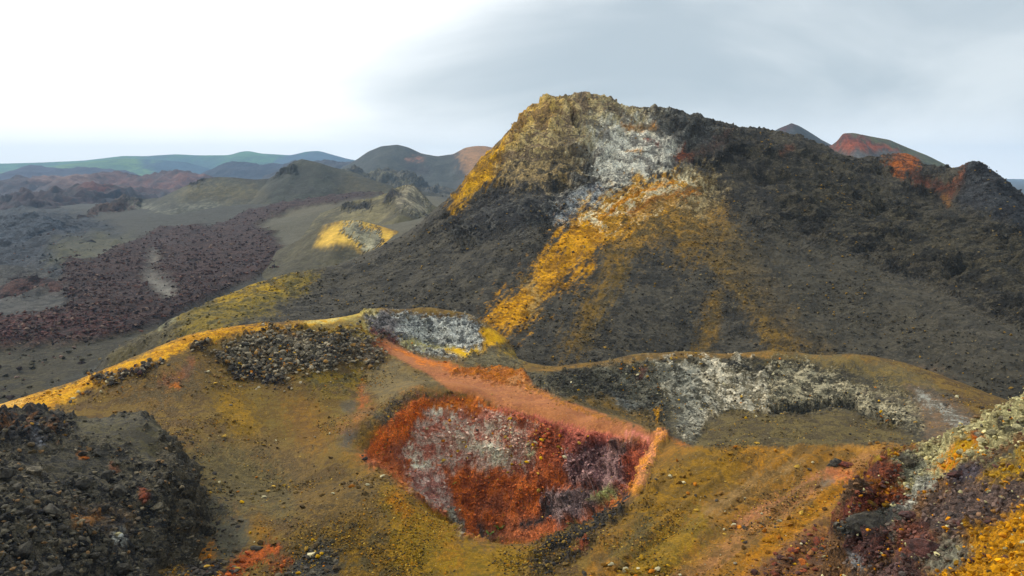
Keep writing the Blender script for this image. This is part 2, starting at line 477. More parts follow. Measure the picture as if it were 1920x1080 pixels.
# ================================================================== HILLS
def hill(name, prof, Yr, zb, wf, wb, cols, mat, nc=180, nr=70, rough=0.03, rscale=0.08, paint=None, conc=1.3, meander=0.06, crag=0.0, seed=0, back_h=0.0):
    """a ridge whose skyline at distance Yr follows prof, falling to height zb over wf in front and wb behind"""
    prof = np.array(prof, float)
    p = np.linspace(prof[0, 0], prof[-1, 0], nc)
    yy = np.interp(p, prof[:, 0], prof[:, 1])
    k = np.hanning(5); k /= k.sum()
    yy = np.convolve(np.pad(yy, 2, mode='edge'), k, mode='valid')
    z0 = np.zeros(nc, np.float32)
    Yc = Yr * (1 + meander * fbm((p / 160).astype(np.float32), z0, z0 + seed, 3, seed))
    tr = np.concatenate([-np.linspace(1, 0, int(nr * .7)) ** 1.2, np.linspace(0, 1, nr - int(nr * .7) + 1)[1:]])
    nr = len(tr)
    Xr = np.zeros(nc); Zr = np.zeros(nc)
    for i in range(nc): Xr[i], _, Zr[i] = at(p[i], yy[i], Yc[i])
    T, _ = np.meshgrid(tr, p, indexing='ij')
    Y = Yc[None] + np.where(T < 0, T * wf, T * wb)
    X = Xr[None] * (Y / Yc[None]) ** 0.35 
    sh = np.where(T < 0, (1 + T) ** conc, (1 - T) ** 1.6 if back_h == 0 else 1 - T)
    sh = np.where(T < 0, sh * (1 - 0.15 * np.exp(-(T / .05) ** 2)) + .15 * np.exp(-(T / .05) ** 2) , sh)
    # spurs and gullies
    Ff = fbm((np.broadcast_to(p[None], T.shape) / 70).ravel().astype(np.float32), (T * 2.2).ravel().astype(np.float32), np.zeros(T.size, np.float32) + seed, 3, seed + 3).reshape(T.shape)
    Z = zb + (Zr[None] - zb) * np.clip(sh * (1 + 0.20 * Ff * np.sin(np.pi * np.clip(-T, 0, 1))), 0, 2)
    V = np.stack([X.ravel(), Y.ravel(), Z.ravel()], 1).astype(np.float32)
    class O: pass
    fd = O(); fd.V = V; fd.nr = nr; fd.nc = nc
    fd.normals = lambda: grid_normals(V, nr, nc)
    px, py = project(*V.T)
    pn = Paint(px, py, None, cols[0], cols[1], 0.3, seed + 2, ws=0.6)
    if paint: paint(pn)
    s = Yr * rscale
    d = fbm(V[:,0]/s, V[:,1]/s, V[:,2]/s, 6, seed + 9, gain=.55) * Yr * rough * 0.4
    d = d * (0.12 + 0.88 * np.clip(-T.ravel() * 4, 0, 1))
    c = billow(V[:,0]/(s*.4), V[:,1]/(s*.4), V[:,2]/(s*.4), 5, seed + 5, gain=.6) * Yr * 0.012
    cm = pn.masks.get('crag', 0) + crag
    return finish(fd, pn, name, mat, (d + c * cm).astype(np.float32), kind='structure')

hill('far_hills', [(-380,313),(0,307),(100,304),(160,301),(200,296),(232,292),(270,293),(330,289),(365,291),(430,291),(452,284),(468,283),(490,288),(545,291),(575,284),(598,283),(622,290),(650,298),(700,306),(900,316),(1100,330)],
     3000, -38, 700, 500, ((70,112,74),(52,86,70)), M_far, nc=240, nr=32, rough=.012, meander=.02, seed=1,  # vegetation green, with some blue of distance haze put into the colour
     paint=lambda p: (p.poly([(540,280),(640,285),(700,320),(500,320)], (44,66,84),(40,58,74)), p.poly([(270,285),(420,300),(400,330),(260,330)], (44,76,84),(42,66,74), o=.8)))  # bluer parts: aerial haze painted into the base colour
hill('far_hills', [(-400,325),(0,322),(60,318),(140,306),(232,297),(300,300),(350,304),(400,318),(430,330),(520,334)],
     2450, -38, 450, 400, ((92,122,72),(66,96,70)), M_far, nc=160, nr=40, rough=.012, meander=.02, seed=2,  # green cover, teal shift standing in for distance haze
     paint=lambda p: p.poly([(260,290),(420,300),(430,340),(300,340)], (44,70,84),(40,60,74)))  # haze blue painted on the farther flank
hill('haze_blue_hills', [(-380,342),(-200,338),(0,336),(30,318),(52,310),(80,313),(130,317),(160,312),(200,316),(240,322),(290,336),(340,342)],
     1900, -36, 400, 300, ((52,50,66),(44,42,56)), M_far, nc=160, nr=40, rough=.02, meander=.03, seed=3, crag=.3)  # blue base colour adds to the haze of distance
hill('haze_blue_hills', [(330,345),(372,330),(400,318),(420,306),(438,302),(470,306),(492,309),(515,308),(545,305),(560,310),(620,322),(660,330)],
     1650, -36, 350, 300, ((42,50,64),(36,42,54)), M_far, nc=120, nr=40, rough=.02, meander=.03, seed=4, crag=.3)  # atmospheric blue painted into the hill colour here too
hill('haze_blue_hills', [(500,330),(545,306),(600,300),(612,298),(640,303),(665,302),(700,318)],
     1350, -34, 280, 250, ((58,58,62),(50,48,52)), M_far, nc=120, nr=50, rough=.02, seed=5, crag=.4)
def rp(p):
    p.line([(70,338,7),(110,335,9),(140,345,12),(190,360,12)], (122,98,88),(100,78,72), f=8)
    p.line([(215,340,9),(232,338,8)], (112,80,72),(88,64,60), f=6)
    p.line([(240,350,9),(300,345,8),(350,335,9),(380,328,6)], (112,76,64),(84,60,56), f=7)
    p.poly([(-300,350),(60,345),(120,370),(0,400),(-300,400)], (74,66,68),(62,56,58), f=10)
hill('red_lava_hills', [(-800,360),(-300,350),(0,342),(60,338),(92,332),(108,326),(122,330),(150,342),(185,330),(218,323),(250,325),(262,330),(330,322),(352,320),(372,326),(400,336),(450,342),(520,350)],
     1250, -34, 420, 300, ((76,52,46),(56,42,40)), M_hill, nc=260, nr=64, rough=.03, seed=6, crag=.8, paint=rp)
def rp2(p):
    p.line([(160,352,8),(200,350,10)], (92,60,56),(66,50,50), f=6)
hill('red_lava_hills', [(-300,400),(0,385),(60,380),(120,358),(150,346),(190,344),(215,352),(240,372),(262,392),(300,410)],
     760, -32, 230, 200, ((60,46,46),(42,36,38)), M_hill, nc=160, nr=60, rough=.035, seed=7, crag=1.2, paint=rp2)
# dark dome with the ochre summit beside it, behind the main cone
def dp(p):
    p.poly([(600,340),(640,300),(700,268),(780,270),(850,300),(850,360),(600,380)], (60,62,56),(50,52,48), f=8)
    p.line([(762,300,5),(790,298,5)], (130,92,74),(90,72,62), f=5)
    p.line([(770,316,4),(800,320,4)], (50,46,46),(40,38,38), f=5)
    p.poly([(858,290),(875,270),(950,262),(1100,290),(1100,340),(880,330)], (148,112,78),(130,100,70), f=8, wp=4)
hill('dark_dome_hill', [(560,345),(620,325),(658,306),(690,284),(715,274),(745,271),(765,276),(790,288),(820,293),(850,289),(872,277),(890,274),(910,274),(960,285),(1050,320),(1100,340)],
     1000, -32, 330, 300, ((66,64,58),(56,54,50)), M_hill, nc=160, nr=60, rough=.012, meander=.03, seed=8, paint=dp)
def cp2(p):
    p.line([(690,325,9),(730,332,10),(770,345,8)], (104,100,80),(76,74,64), f=6)
    p.poly([(640,315),(700,310),(760,325),(820,340),(820,360),(640,350)], None, rk=.9, name='crag', f=8)
hill('craggy_hill', [(600,352),(640,328),(660,318),(690,322),(720,316),(742,318),(775,332),(800,345),(840,352),(860,360)],
     700, -30, 200, 180, ((84,80,68),(64,62,56)), M_hill, nc=160, nr=70, rough=.02, seed=9, paint=cp2, crag=.4)
# main smooth hill of the middle distance with the crag on its left shoulder
def mp2(p):
    p.poly([(150,400),(200,375),(240,368),(275,376),(262,400),(230,400),(170,440),(140,440)], (84,70,64),(52,46,46), f=5, rk=1, name='crag')
    p.line([(355,345,5),(380,336,6)], (60,56,56),(44,42,44), f=5, rk=1, name='crag')
    p.line([(520,326,5),(545,318,7)], (84,64,60),(60,50,50), f=5, rk=1, name='crag')
    p.line([(350,362,11),(420,362,14),(500,372,9)], (94,88,66),(80,75,58), f=14, wp=8)
    p.line([(250,385,5),(330,400,6),(400,385,5)], (112,112,100),(84,84,74), f=8, r=12)
    p.poly([(640,330),(720,345),(760,352),(700,368),(620,372),(600,345)], (82,76,56),(70,66,52), f=10)
    p.poly([(500,330),(565,296),(640,320),(640,400),(500,400)], (56,58,50),(50,51,45), f=14)
hill('ash_hill', [(100,440),(150,415),(180,395),(205,382),(225,374),(250,371),(275,373),(300,371),(340,352),(375,336),(405,332),(440,333),(478,337),(505,335),(528,318),(548,304),(566,298),(590,303),(625,314),(660,322),(700,338),(740,350),(790,358),(830,365)],
     480, -29, 150, 160, ((72,72,62),(62,61,54)), M_hill, nc=320, nr=110, rough=.006, meander=.05, conc=1.6, seed=10, paint=mp2, crag=.04)
def kp(p):
    p.poly([(735,352),(765,346),(790,360),(812,382),(800,400),(745,395),(720,375)], (168,158,132),(110,104,88), f=5, rk=.9)
    p.poly([(640,392),(700,368),(740,356),(740,400),(700,420),(640,410)], (116,108,80),(88,82,62), f=8)
    p.line([(730,368,8),(745,362,6)], (66,64,66),(50,50,54), f=5, rk=1, name='crag')
    p.line([(650,388,5),(690,384,6)], (70,68,66),(54,52,50), f=6, rk=1, name='crag')
    p.line([(640,376,4),(700,366,4),(750,350,4)], (122,114,84),(100,94,70), f=6)
hill('pale_hill', [(600,400),(630,388),(665,376),(700,370),(735,358),(755,348),(768,346),(782,352),(798,368),(812,384),(840,400),(880,420)],
     300, -27, 95, 90, ((98,92,68),(80,75,58)), M_hill, nc=160, nr=60, rough=.008, seed=11, paint=kp, crag=.08, meander=.03)
def yp(p):
    p.poly([(590,462),(606,430),(640,414),(680,412),(745,434),(720,470),(690,480),(660,460)], (206,170,90),(190,152,76), f=9, wp=5, r=2, rk=.1)
    p.line([(650,428,8),(670,432,17),(700,450,15),(690,462,12)], (176,170,142),(120,116,100), f=4, rk=.9, r=8)
hill('yellow_mound', [(520,470),(560,450),(590,430),(612,419),(640,413),(672,413),(700,420),(745,433),(780,445),(830,460)],
     212, -30, 60, 60, ((82,77,60),(74,70,56)), M_hill, nc=160, nr=70, rough=.006, seed=12, paint=yp, conc=1.15, meander=.02)
# hills behind the right shoulder of the main cone
hill('slate_cone_hill', [(1380,300),(1440,252),(1462,240),(1478,234),(1484,231),(1498,236),(1515,246),(1540,262),(1565,275),(1610,305),(1660,330)],
     620, -30, 220, 200, ((64,68,70),(56,58,58)), M_hill, nc=160, nr=70, rough=.008, seed=13, meander=.01,
     paint=lambda p: p.line([(1465,243,5),(1484,235,6)], (84,56,54),(60,48,48), f=5))
def redp(p):
    p.poly([(1560,275),(1578,252),(1600,256),(1640,262),(1700,276),(1690,290),(1640,284),(1600,284)], (140,62,46),(110,52,44), f=5, rk=.5)
    p.line([(1582,258,3),(1640,266,3),(1680,272,2)], (82,46,44),(72,42,40), f=3)
    p.poly([(1590,284),(1680,284),(1690,310),(1600,310)], (84,84,84),(74,72,72), f=8)
    p.poly([(1590,246),(1660,254),(1760,292),(1850,350),(1800,350),(1720,300),(1640,262)], (84,88,66),(68,72,60), f=5)
hill('red_cone_hill', [(1500,300),(1540,275),(1560,272),(1572,262),(1580,250),(1600,249),(1640,257),(1668,262),(1700,276),(1740,292),(1780,312),(1820,334),(1900,390),(2000,440)],
     430, -30, 150, 140, ((92,74,64),(74,64,58)), M_hill, nc=160, nr=60, rough=.006, seed=14, paint=redp, meander=.01)
# rough lava ridges on the valley floor at left
def lvp(p):
    p.poly([(-500,380),(700,380),(700,700),(-500,700)], None, rk=1)
hill('lava_ridge', [(-300,428),(-100,412),(0,406),(55,399),(100,408),(140,424),(170,440),(210,462)], 320, -31, 60, 50, ((78,84,92),(46,50,56)), M_valley, nc=150, nr=50, rough=.02, seed=21, crag=.55, paint=lvp)
hill('lava_ridge', [(120,470),(150,455),(170,450),(185,462),(200,475)], 270, -30, 16, 20, ((66,64,66),(44,44,46)), M_valley, nc=60, nr=40, rough=.02, seed=22, crag=.4, paint=lvp)
hill('lava_ridge', [(-20,545),(28,524),(60,517),(92,523),(116,536),(130,548)], 182, -29.5, 14, 16, ((88,64,58),(54,44,44)), M_valley, nc=80, nr=50, rough=.02, seed=23, crag=.3, paint=lvp)
hill('lava_ridge', [(10,640),(40,622),(90,612),(140,614),(180,620),(240,628),(270,640)], 138, -29, 9, 12, ((88,62,56),(52,42,42)), M_valley, nc=120, nr=50, rough=.02, seed=24, crag=.3, paint=lvp)

#@@SPLIT
# ================================================================== MAIN CONE
sil = [(1000,193,105),(1022,186,106),(1060,181,106),(1110,177,107),(1160,196,108),(1260,205,110),(1330,222,110),(1400,240,111),(1480,250,111),(1540,268,109),(1600,290,106),
       (1700,288,112),(1775,325,104),(1830,304,97),(1872,332,94),(1920,370,92),(2010,440,88),(2300,640,80),
       (960,235,103),(900,300,100),(850,360,98),(800,410,95),(740,448,92),(690,478,90),(600,505,86),(540,515,83),(450,545,79),(380,568,75),(320,595,71),(270,628,67),(200,668,65)]
ctrl = list(sil)
for (p, y, Y) in sil:
    X_, _, Z_ = at(p, y, Y)
    ctrl.append(('w', p, Y + 7, Z_ - 3.0)); ctrl.append(('w', p, Y + 26, Z_ - 17))
ctrl += [(960,700,58),(900,640,63),(800,600,68),(700,585,69),(600,590,67),(500,602,64),(400,622,61),(300,650,62),(1100,690,60),(1300,672,63.5),(1450,670,63),(1600,682,61),(1720,715,57),(1860,775,50),(1960,830,46),(2200,950,40),
         (1100,640,64.5),(1100,560,72),(1100,480,79),(1100,400,87),(1100,300,97),(1100,230,103),
         (1250,600,68.5),(1250,500,78),(1250,400,88),(1250,300,98),
         (1400,600,69),(1400,500,78),(1400,400,89),(1400,300,101),(1550,600,68),(1550,500,78),(1550,400,89),(1550,330,98),
         (1700,620,65),(1700,500,77),(1700,400,89),(1700,340,98),(1775,372,95),(1900,680,56),(1900,600,62),(1900,500,72),(1900,430,81),(2100,700,58),(2100,600,68),
         (800,560,72),(800,500,80),(800,450,88),(960,620,65),(960,560,71),(960,500,77),(960,400,88),(960,300,98),(650,545,77),(880,460,83),(880,380,93),(550,560,74),(450,585,69),
         ('w',100,66,-24),('w',0,80,-34),('w',100,100,-36),('w',300,110,-36),('w',600,140,-40),('w',1000,50,-20),('w',1400,52,-19),('w',600,54,-20),('w',300,52,-24),('w',1700,44,-18),('w',2000,36,-16)]
fd = Field(ctrl, -0.46, 0.66, 46, 130, 405, 840, Y0=25.0, rowpow=([0,.1,.2,.78,.85,1],[.6,1,2,2.4,.8,.5]))
V = fd.V; px, py = project(*V.T)
pn = Paint(px, py, None, (71,67,58), (49,47,42), 0.24, 3)
# rough upper flanks
pn.poly([(830,420),(900,310),(1000,190),(1110,170),(1500,240),(1920,350),(2300,500),(2300,760),(1920,640),(1800,560),(1640,500),(1500,450),(1330,400),(1200,350),(1060,430),(960,450)], (76,71,60),(46,44,40), f=30, rk=.95, name='rough')
pn.poly([(1400,260),(1560,280),(1700,380),(1920,450),(2100,600),(1920,560),(1700,470),(1500,400)], (76,71,58),(47,45,39), f=30, rk=1)
pn.poly([(840,420),(950,330),(1060,330),(1110,360),(1100,400),(960,440),(850,440)], (84,84,82),(52,52,53), f=26, rk=1, o=.8)
# ochre left edge and summit
pn.poly([(850,370),(880,320),(930,260),(1000,180),(1060,185),(1000,250),(960,290),(930,330),(880,370),(850,395)], (206,158,44),(150,112,44), f=10, rk=.8, st=(125,8))
pn.poly([(960,250),(1010,175),(1060,172),(1115,168),(1165,195),(1230,215),(1220,260),(1160,270),(1120,290),(1060,300),(980,310),(930,320)], (204,182,134),(142,122,96), f=18, r=18, rk=1)
pn.poly([(1000,182),(1060,178),(1055,215),(1000,250),(960,270)], (204,168,84),(150,118,66), f=14, rk=1, o=.6)
pn.line([(1070,200,3),(1078,225,4),(1085,245,3)], (70,44,42),(52,38,38), f=3, rk=1)
pn.line([(1104,258,4),(1110,275,3),(1113,300,2)], (168,70,50),(96,52,44), f=3, rk=1)
pn.poly([(1050,250),(1100,270),(1110,310),(1060,320),(1020,300)], (118,104,80),(90,82,68), f=12, rk=1, o=.7)
pn.poly([(940,310),(1050,300),(1100,330),(1060,345),(960,345)], (176,152,108),(96,88,72), f=22, o=.9, rk=1, r=14)
pn.poly([(1090,220),(1140,195),(1200,215),(1250,225),(1260,260),(1200,270),(1120,300),(1090,290)], (190,180,146),(128,120,100), f=18, r=20, rk=1, o=.9)
pn.poly([(1250,300),(1300,300),(1340,330),(1320,380),(1270,360)], (150,142,122),(94,88,76), f=20, r=22, rk=1, o=.8)
# white sublimate field
pn.poly([(1120,240),(1180,225),(1250,230),(1290,270),(1280,310),(1250,330),(1190,345),(1150,375),(1120,380),(1080,400),(1060,390),(1090,370),(1130,350),(1110,320),(1115,280)], (232,226,208),(146,142,132), f=22, r=26, rk=1, st=(30,14,16,30))
pn.poly([(1230,215),(1330,220),(1370,250),(1330,290),(1260,270),(1220,240)], (84,84,80),(60,58,54), f=12, rk=1, o=.9)
pn.line([(1170,235,4),(1200,238,5),(1225,236,4)], (166,118,62),(130,104,70), f=6, rk=1)
pn.line([(1180,285,3),(1200,290,3)], (214,150,60),(180,130,70), f=5)
pn.line([(1210,262,3),(1235,280,2)], (150,62,50),(110,60,50), f=4)
pn.poly([(1085,355),(1120,340),(1140,372),(1100,395),(1050,420),(1040,400)], (170,174,174),(74,78,86), f=10, r=10, rk=1, o=.8)
pn.line([(1270,300,9),(1282,288,10),(1292,296,7)], (140,66,44),(100,58,46), f=5, rk=.8)
pn.line([(1290,290,4),(1330,275,6),(1365,250,6)], (96,66,52),(76,60,50), f=7, r=9, o=.6)
pn.line([(1470,290,4),(1485,275,3)], (110,70,54),(80,60,52), f=6, o=.8)
pn.poly([(1280,320),(1330,310),(1360,350),(1340,400),(1290,400),(1250,360)], (120,108,84),(80,74,64), f=18, r=18, rk=1, o=.8)
# brown-ochre fans below the summit
pn.poly([(1080,400),(1180,360),(1290,330),(1330,380),(1360,420),(1440,500),(1500,600),(1560,660),(1440,660),(1400,560),(1330,470),(1290,500),(1240,430),(1200,430),(1160,520),(1120,600),(1080,660),(1060,660),(1110,540),(1130,470)], (124,96,44),(92,76,46), f=22, r=14, rk=.4, st=(115,16), o=.85)
pn.poly([(1290,400),(1380,440),(1430,500),(1400,540),(1350,480)], (120,98,54),(92,78,50), f=25, o=.7, st=(60,14))
pn.line([(1340,560,12),(1335,600,16),(1320,650,14)], (112,86,38),(84,70,42), f=12, st=(95,8), o=.8)
pn.line([(1230,430,8),(1180,480,9),(1140,560,9),(1100,640,9)], (104,84,44),(78,68,44), f=12, st=(115,10), o=.7)
pn.line([(1300,440,9),(1370,520,10),(1430,600,12),(1480,660,13)], (116,92,44),(84,70,44), f=14, r=12, o=.7, st=(52,14,8,90))
pn.line([(1440,560,10),(1500,640,14)], (98,78,48),(80,66,46), f=16, st=(50,10), o=.6)
pn.poly([(1170,400),(1240,350),(1310,330),(1350,390),(1345,450),(1300,440),(1250,430),(1190,480),(1150,470)], (150,116,60),(106,88,54), f=24, r=20, rk=.6, o=.8, st=(120,14))
pn.poly([(1250,330),(1310,320),(1345,350),(1320,400),(1270,380)], (176,160,124),(112,94,60), f=16, r=20, rk=.9, o=.8)
# bright yellow streak
pn.poly([(1270,345),(1250,375),(1210,395),(1175,430),(1120,470),(1080,510),(1030,550),(985,600),(960,622),(905,615),(925,575),(970,545),(1010,505),(1040,470),(1060,430),(1080,405),(1130,385),(1190,350)], (202,148,44),(156,112,44), f=16, r=18, rk=.4, st=(130,18,8,70))
pn.poly([(1080,410),(1110,392),(1170,368),(1210,345),(1270,332),(1300,345),(1260,370),(1200,395),(1150,425),(1110,420)], (236,216,180),(204,156,80), f=12, r=18, rk=.7, st=(145,12))
pn.line([(1130,410,3),(1190,370,4),(1260,340,4)], (206,140,50),(180,120,50), f=4, st=(145,6))
pn.line([(1180,400,6),(1240,372,5),(1300,360,6)], (168,110,48),(140,98,52), f=8, st=(145,8))
pn.line([(985,520,4),(1010,560,5),(990,585,6)], (150,140,110),(110,90,50), f=6, r=9, o=.6)
# lower-left skirt: sulphur tint and thin pale edge
pn.poly([(320,600),(380,565),(450,540),(540,512),(600,510),(560,550),(500,590),(420,610),(300,640)], (126,108,50),(88,80,48), f=14, r=14, o=.9)
pn.line([(410,560,8),(450,552,10),(520,535,10)], (164,134,48),(110,92,48), f=8, r=12, o=.8)
pn.poly([(200,660),(300,600),(330,610),(300,650),(200,700)], (92,84,60),(78,72,56), f=12)
pn.line([(300,612,2),(330,592,2),(350,582,1)], (130,128,100),(110,106,84), f=3)
# right gully with the red lip
pn.poly([(1660,300),(1700,284),(1725,290),(1722,320),(1710,340),(1690,325),(1670,315)], (156,80,40),(96,58,40), f=7, r=8, rk=.7)
pn.line([(1720,335,10),(1760,350,9),(1780,362,8),(1800,335,9),(1818,312,5)], (92,58,46),(66,50,42), f=7, rk=.8)
pn.line([(1785,345,4),(1800,325,5),(1818,310,4)], (124,70,46),(84,56,44), f=4, rk=.8)
pn.line([(1770,372,5),(1775,385,4)], (128,92,56),(90,70,52), f=6)
pn.poly([(1800,330),(1830,300),(1880,330),(1960,400),(1960,450),(1850,400),(1800,380)], (66,68,70),(48,48,50), f=10, rk=1)
# smooth dark scree lower right
pn.poly([(1330,440),(1500,470),(1700,560),(1920,680),(1920,800),(1700,690),(1500,650),(1400,560)], (69,65,55),(57,54,46), f=30, rk=.25, o=.8)
pn.poly([(1500,480),(1800,600),(1920,660),(1920,620),(1700,540),(1560,470)], (69,65,55),(57,54,46), f=20, rk=.2)
pn.poly([(1640,690),(1760,700),(1840,760),(1820,830),(1740,800),(1700,740)], (100,82,64),(84,76,66), f=14, o=.9)
pn.line([(1720,742,8),(1760,760,9),(1800,795,9)], (160,160,148),(100,96,84), f=6, r=12, o=.9)
ro = pn.masks['rough']
x, y, z = V.T
gx = fbm(x/9, y/9, z/9, 4, 2)
disp = gx * 0.55
ang = np.arctan2(x - 10.8, 112 - y); rad = np.hypot(x - 10.8, 112 - y)
rill = fbm(ang * 26, rad / 26, x * 0, 3, 83) * sstep(14, 30, rad)
disp += rill * .22 * (1 - .5 * np.clip(pn.rk, 0, 1))
rr = np.clip(pn.rk, 0, 1)
patch = np.clip(.7 + 2.0 * fbm(x/6, y/6, z/3.2, 3, 61), .08, 1.7)
# ledges and clods of welded spatter on the upper flanks
# coordinates pulled along the slope so the ledges lie across it
cl1 = billow(x/3.6, y/3.6, z/1.9, 4, 4, gain=.48)
cl2 = billow(x/1.3, y/1.3, z/0.8, 3, 14, gain=.6)
F1, F2, cid = worley(x/1.5, y/1.5, z/1.1, 3)
big = billow(x/7.5, y/7.5, z/3.4, 3, 71, gain=.5)
disp = disp + rr**2 * patch * (.9 * cl1 + 0.9 * big + 0.16 * cl2 + 0.34 * (cid - .5) * sstep(.0, .25, F2 - F1))
summ = sstep(262, 215, py + 0 * px) * sstep(900, 980, px) * sstep(1360, 1250, px)
disp += summ * (.55 * billow(x/2.2, y/2.2, z/2.2, 3, 91) - .1)
disp = disp + (0.10 + .1 * rr) * billow(x/.7, y/.7, z/.7, 3, 24)
# crevice beside the summit
crk = np.exp(-((px - (1070 + (py - 200) * .35)) / 5.0) ** 2) * sstep(185, 200, py) * sstep(262, 240, py)
disp -= crk * 1.6
crk = np.exp(-((px - 1111) / 4.0) ** 2) * sstep(262, 270, py) * sstep(310, 295, py); disp -= crk * .9
cone_fd, cone_pn = fd, pn
main_cone = finish(fd, pn, 'volcanic_cone', M_cone, disp.astype(np.float32), kind='structure')

#@@SPLIT
# ================================================================== NEAR RIDGES AND CRATERS
crest = [(-500,930,38),(-200,825,40),(0,768,41),(100,745,42),(200,702,44),(300,657,46),(400,627,48),(500,613,50),(580,607,51),(640,597,54),(690,586,57)]
ctrl = list(crest)
ctrl += [('w',-300,60,-30),('w',0,50,-16.5),('w',0,60,-25),('w',0,80,-38),('w',200,52,-15.5),('w',200,62,-24),('w',200,80,-38),('w',400,56,-13.6),('w',400,66,-19),('w',400,80,-28),
         ('w',580,59,-14),('w',580,70,-19),('w',580,82,-26),('w',800,70,-17),('w',800,82,-24),('w',1000,59,-15.4),('w',1000,80,-24),('w',1300,62,-16),('w',1300,80,-26),
         ('w',1600,62,-16),('w',1600,80,-26),('w',1850,56,-16),('w',1900,80,-24),('w',2200,50,-16),('w',2200,80,-26),
         (500,750,43),(500,820,39),(500,900,35),(500,1080,25.5),(650,650,50),(650,705,46.5),(700,770,42),(650,900,34),(700,1080,25),(600,800,40),(350,700,43.5),(250,745,41.5),(350,800,38.5),(200,775,40),
         (440,705,45),(540,708,45),(640,695,46.5),(400,660,46.5),(450,640,48),(560,625,49.8),
         (0,820,37),(200,850,34.5),('w',0,28,-13.4),('w',200,30,-13.5),(400,950,30.5),(400,1080,24.5),(300,1080,23.5),
         # red crater
         (672,852,36.2),(720,795,39.3),(780,752,41.5),(870,741,42.2),(960,768,41),(1040,792,39.5),(1100,808,38.2),(1170,822,36.8),(1232,822,35.6),
         (1215,880,33.2),(1165,945,30.6),(1085,992,28.9),(1000,1018,28),(900,1016,28.2),(840,985,29.5),(770,925,31.8),(715,885,34),
         (870,768,41.8),(870,820,40.8),(870,880,39.7),(900,940,38.6),(940,990,37.7),(790,795,41),(760,840,40),(785,890,38.9),(822,940,38.1),(960,800,40.4),(960,860,39.5),(960,920,38.5),(1040,830,38.9),(1040,880,38.1),(1040,940,37.2),
         (1110,850,37.5),(1110,900,36.8),(1110,940,36.1),(1180,850,36.2),(1180,888,35.6),(1000,985,36.9),(870,975,38),(1080,965,36.1),(720,850,38.6),
         ('w',800,34,-15.4),('w',750,34.6,-14.1),('w',860,32.2,-15.9),('w',950,30.8,-15.7),('w',950,34,-17.4),('w',1050,31.2,-15.4),('w',1050,34,-16.7),('w',1130,32.8,-14.9),('w',1180,33.6,-14.0),
         (950,1080,24.5),(1100,1080,24),(800,1080,24.8),
         # orange saddle path
         (720,652,51.6),(800,682,48.5),(900,702,47),(975,706,47),(900,728,44.2),(1000,752,42.6),(1100,782,39.8),(1050,738,43.4),(1150,778,40.6),(1200,798,38.4),(1245,812,36.2),(760,690,47.5),(820,715,45.5),
         # right-hand ochre slope
         (1300,826,35),(1400,819,34.5),(1500,821,34),(1600,827,33.5),(1700,833,33),(1800,838,32.5),(2000,850,32),
         (1300,950,28.8),(1300,1080,23.5),(1450,900,30.4),(1500,1080,22.5),(1600,890,29.8),(1550,960,27),(1700,1000,25),(1900,1000,25),(2200,1000,24),
         # bowl of the grey crater
         ('w',1150,43.5,-13.8),('w',1300,38.5,-14.0),('w',1500,37.5,-14),('w',1700,36.5,-13.8),(1150,750,47.5),(1260,792,45.5),(1260,810,43),(1400,806,42.5),(1550,806,42),(1690,815,41.5),
         (1340,792,44.6),(1400,775,46),(1450,776,46),(1500,773,45.8),(1600,767,46.4),(1650,782,45),(1700,802,43.4),
         ('w',1400,49,-15.6),('w',1500,49,-15.6),('w',1600,49,-15.2),('w',1680,47.4,-14.7),
         (1400,742,53.6),(1400,700,55.4),(1500,740,53.2),(1500,700,55.4),(1600,735,52.6),(1600,705,54.4),(1700,760,49.6),(1300,740,52),(1300,700,55),(1300,775,48.5),
         (1200,700,54),(1200,740,51.5),(1200,772,48),(1100,705,52.4),(1100,735,49.4),(1040,715,50),
         (965,692,52.5),(1100,684,53.8),(1200,671,55.5),(1300,664,56.5),(1450,662,57),(1600,672,56),(1700,694,54),(1790,735,50.5),(1850,790,46),(1780,800,42.5),
         # small white crater
         (730,583,60.5),(800,592,62),(860,594,62),(898,612,61),(916,645,58),(885,668,54.8),(820,669,53.6),(765,655,53),(722,633,53.4),(800,625,61.2),(840,655,59.2),(760,625,59.5),(935,640,60.5),(960,668,56.5),(880,640,59.8),
         ('w',-400,0,-12),('w',400,0,-13),('w',960,0,-12),('w',1600,0,-13),('w',2400,0,-13),('w',400,12,-13),('w',960,12,-12.5),('w',1500,12,-13)]
fd = Field(ctrl, -0.60, 0.60, 3, 70, 545, 830, Y0=9.0, lam=2e-5, rowpow=([0,.40,.5,.62,.95,1],[.35,.7,1.6,2.4,2.4,1]))
V = fd.V; px, py = project(*V.T)
pn = Paint(px, py, None, (112,90,48), (86,67,40), 0.25, 5)
OC, OCb = (128,98,34), (98,80,40)
# broad grounds of the left slope
pn.poly([(150,760),(400,660),(650,680),(700,760),(640,900),(560,1000),(350,1000),(340,820)], (108,88,50),(90,72,46), f=40, rk=.1)
pn.poly([(200,740),(330,670),(400,680),(380,740),(300,770)], (108,84,50),(92,78,54), f=20, rk=.4)
pn.poly([(400,720),(640,730),(700,800),(640,850),(480,830),(400,790)], (106,88,46),(96,76,38), f=26, rk=.08)
pn.line([(430,755,22),(460,800,26)], (140,106,26),(116,90,32), f=22, r=10, o=.8)
pn.line([(560,770,26),(590,820,30)], (122,88,40),(104,76,40), f=22, o=.8, st=(80,12))
pn.line([(650,740,6),(640,800,8)], (112,94,42),(96,78,40), f=12, o=.7)
pn.line([(480,860,30),(560,900,30)], (104,82,56),(92,76,50), f=30, o=.6)
pn.poly([(330,860),(420,830),(560,900),(560,960),(400,960)], (98,86,56),(84,74,50), f=26, rk=.35)
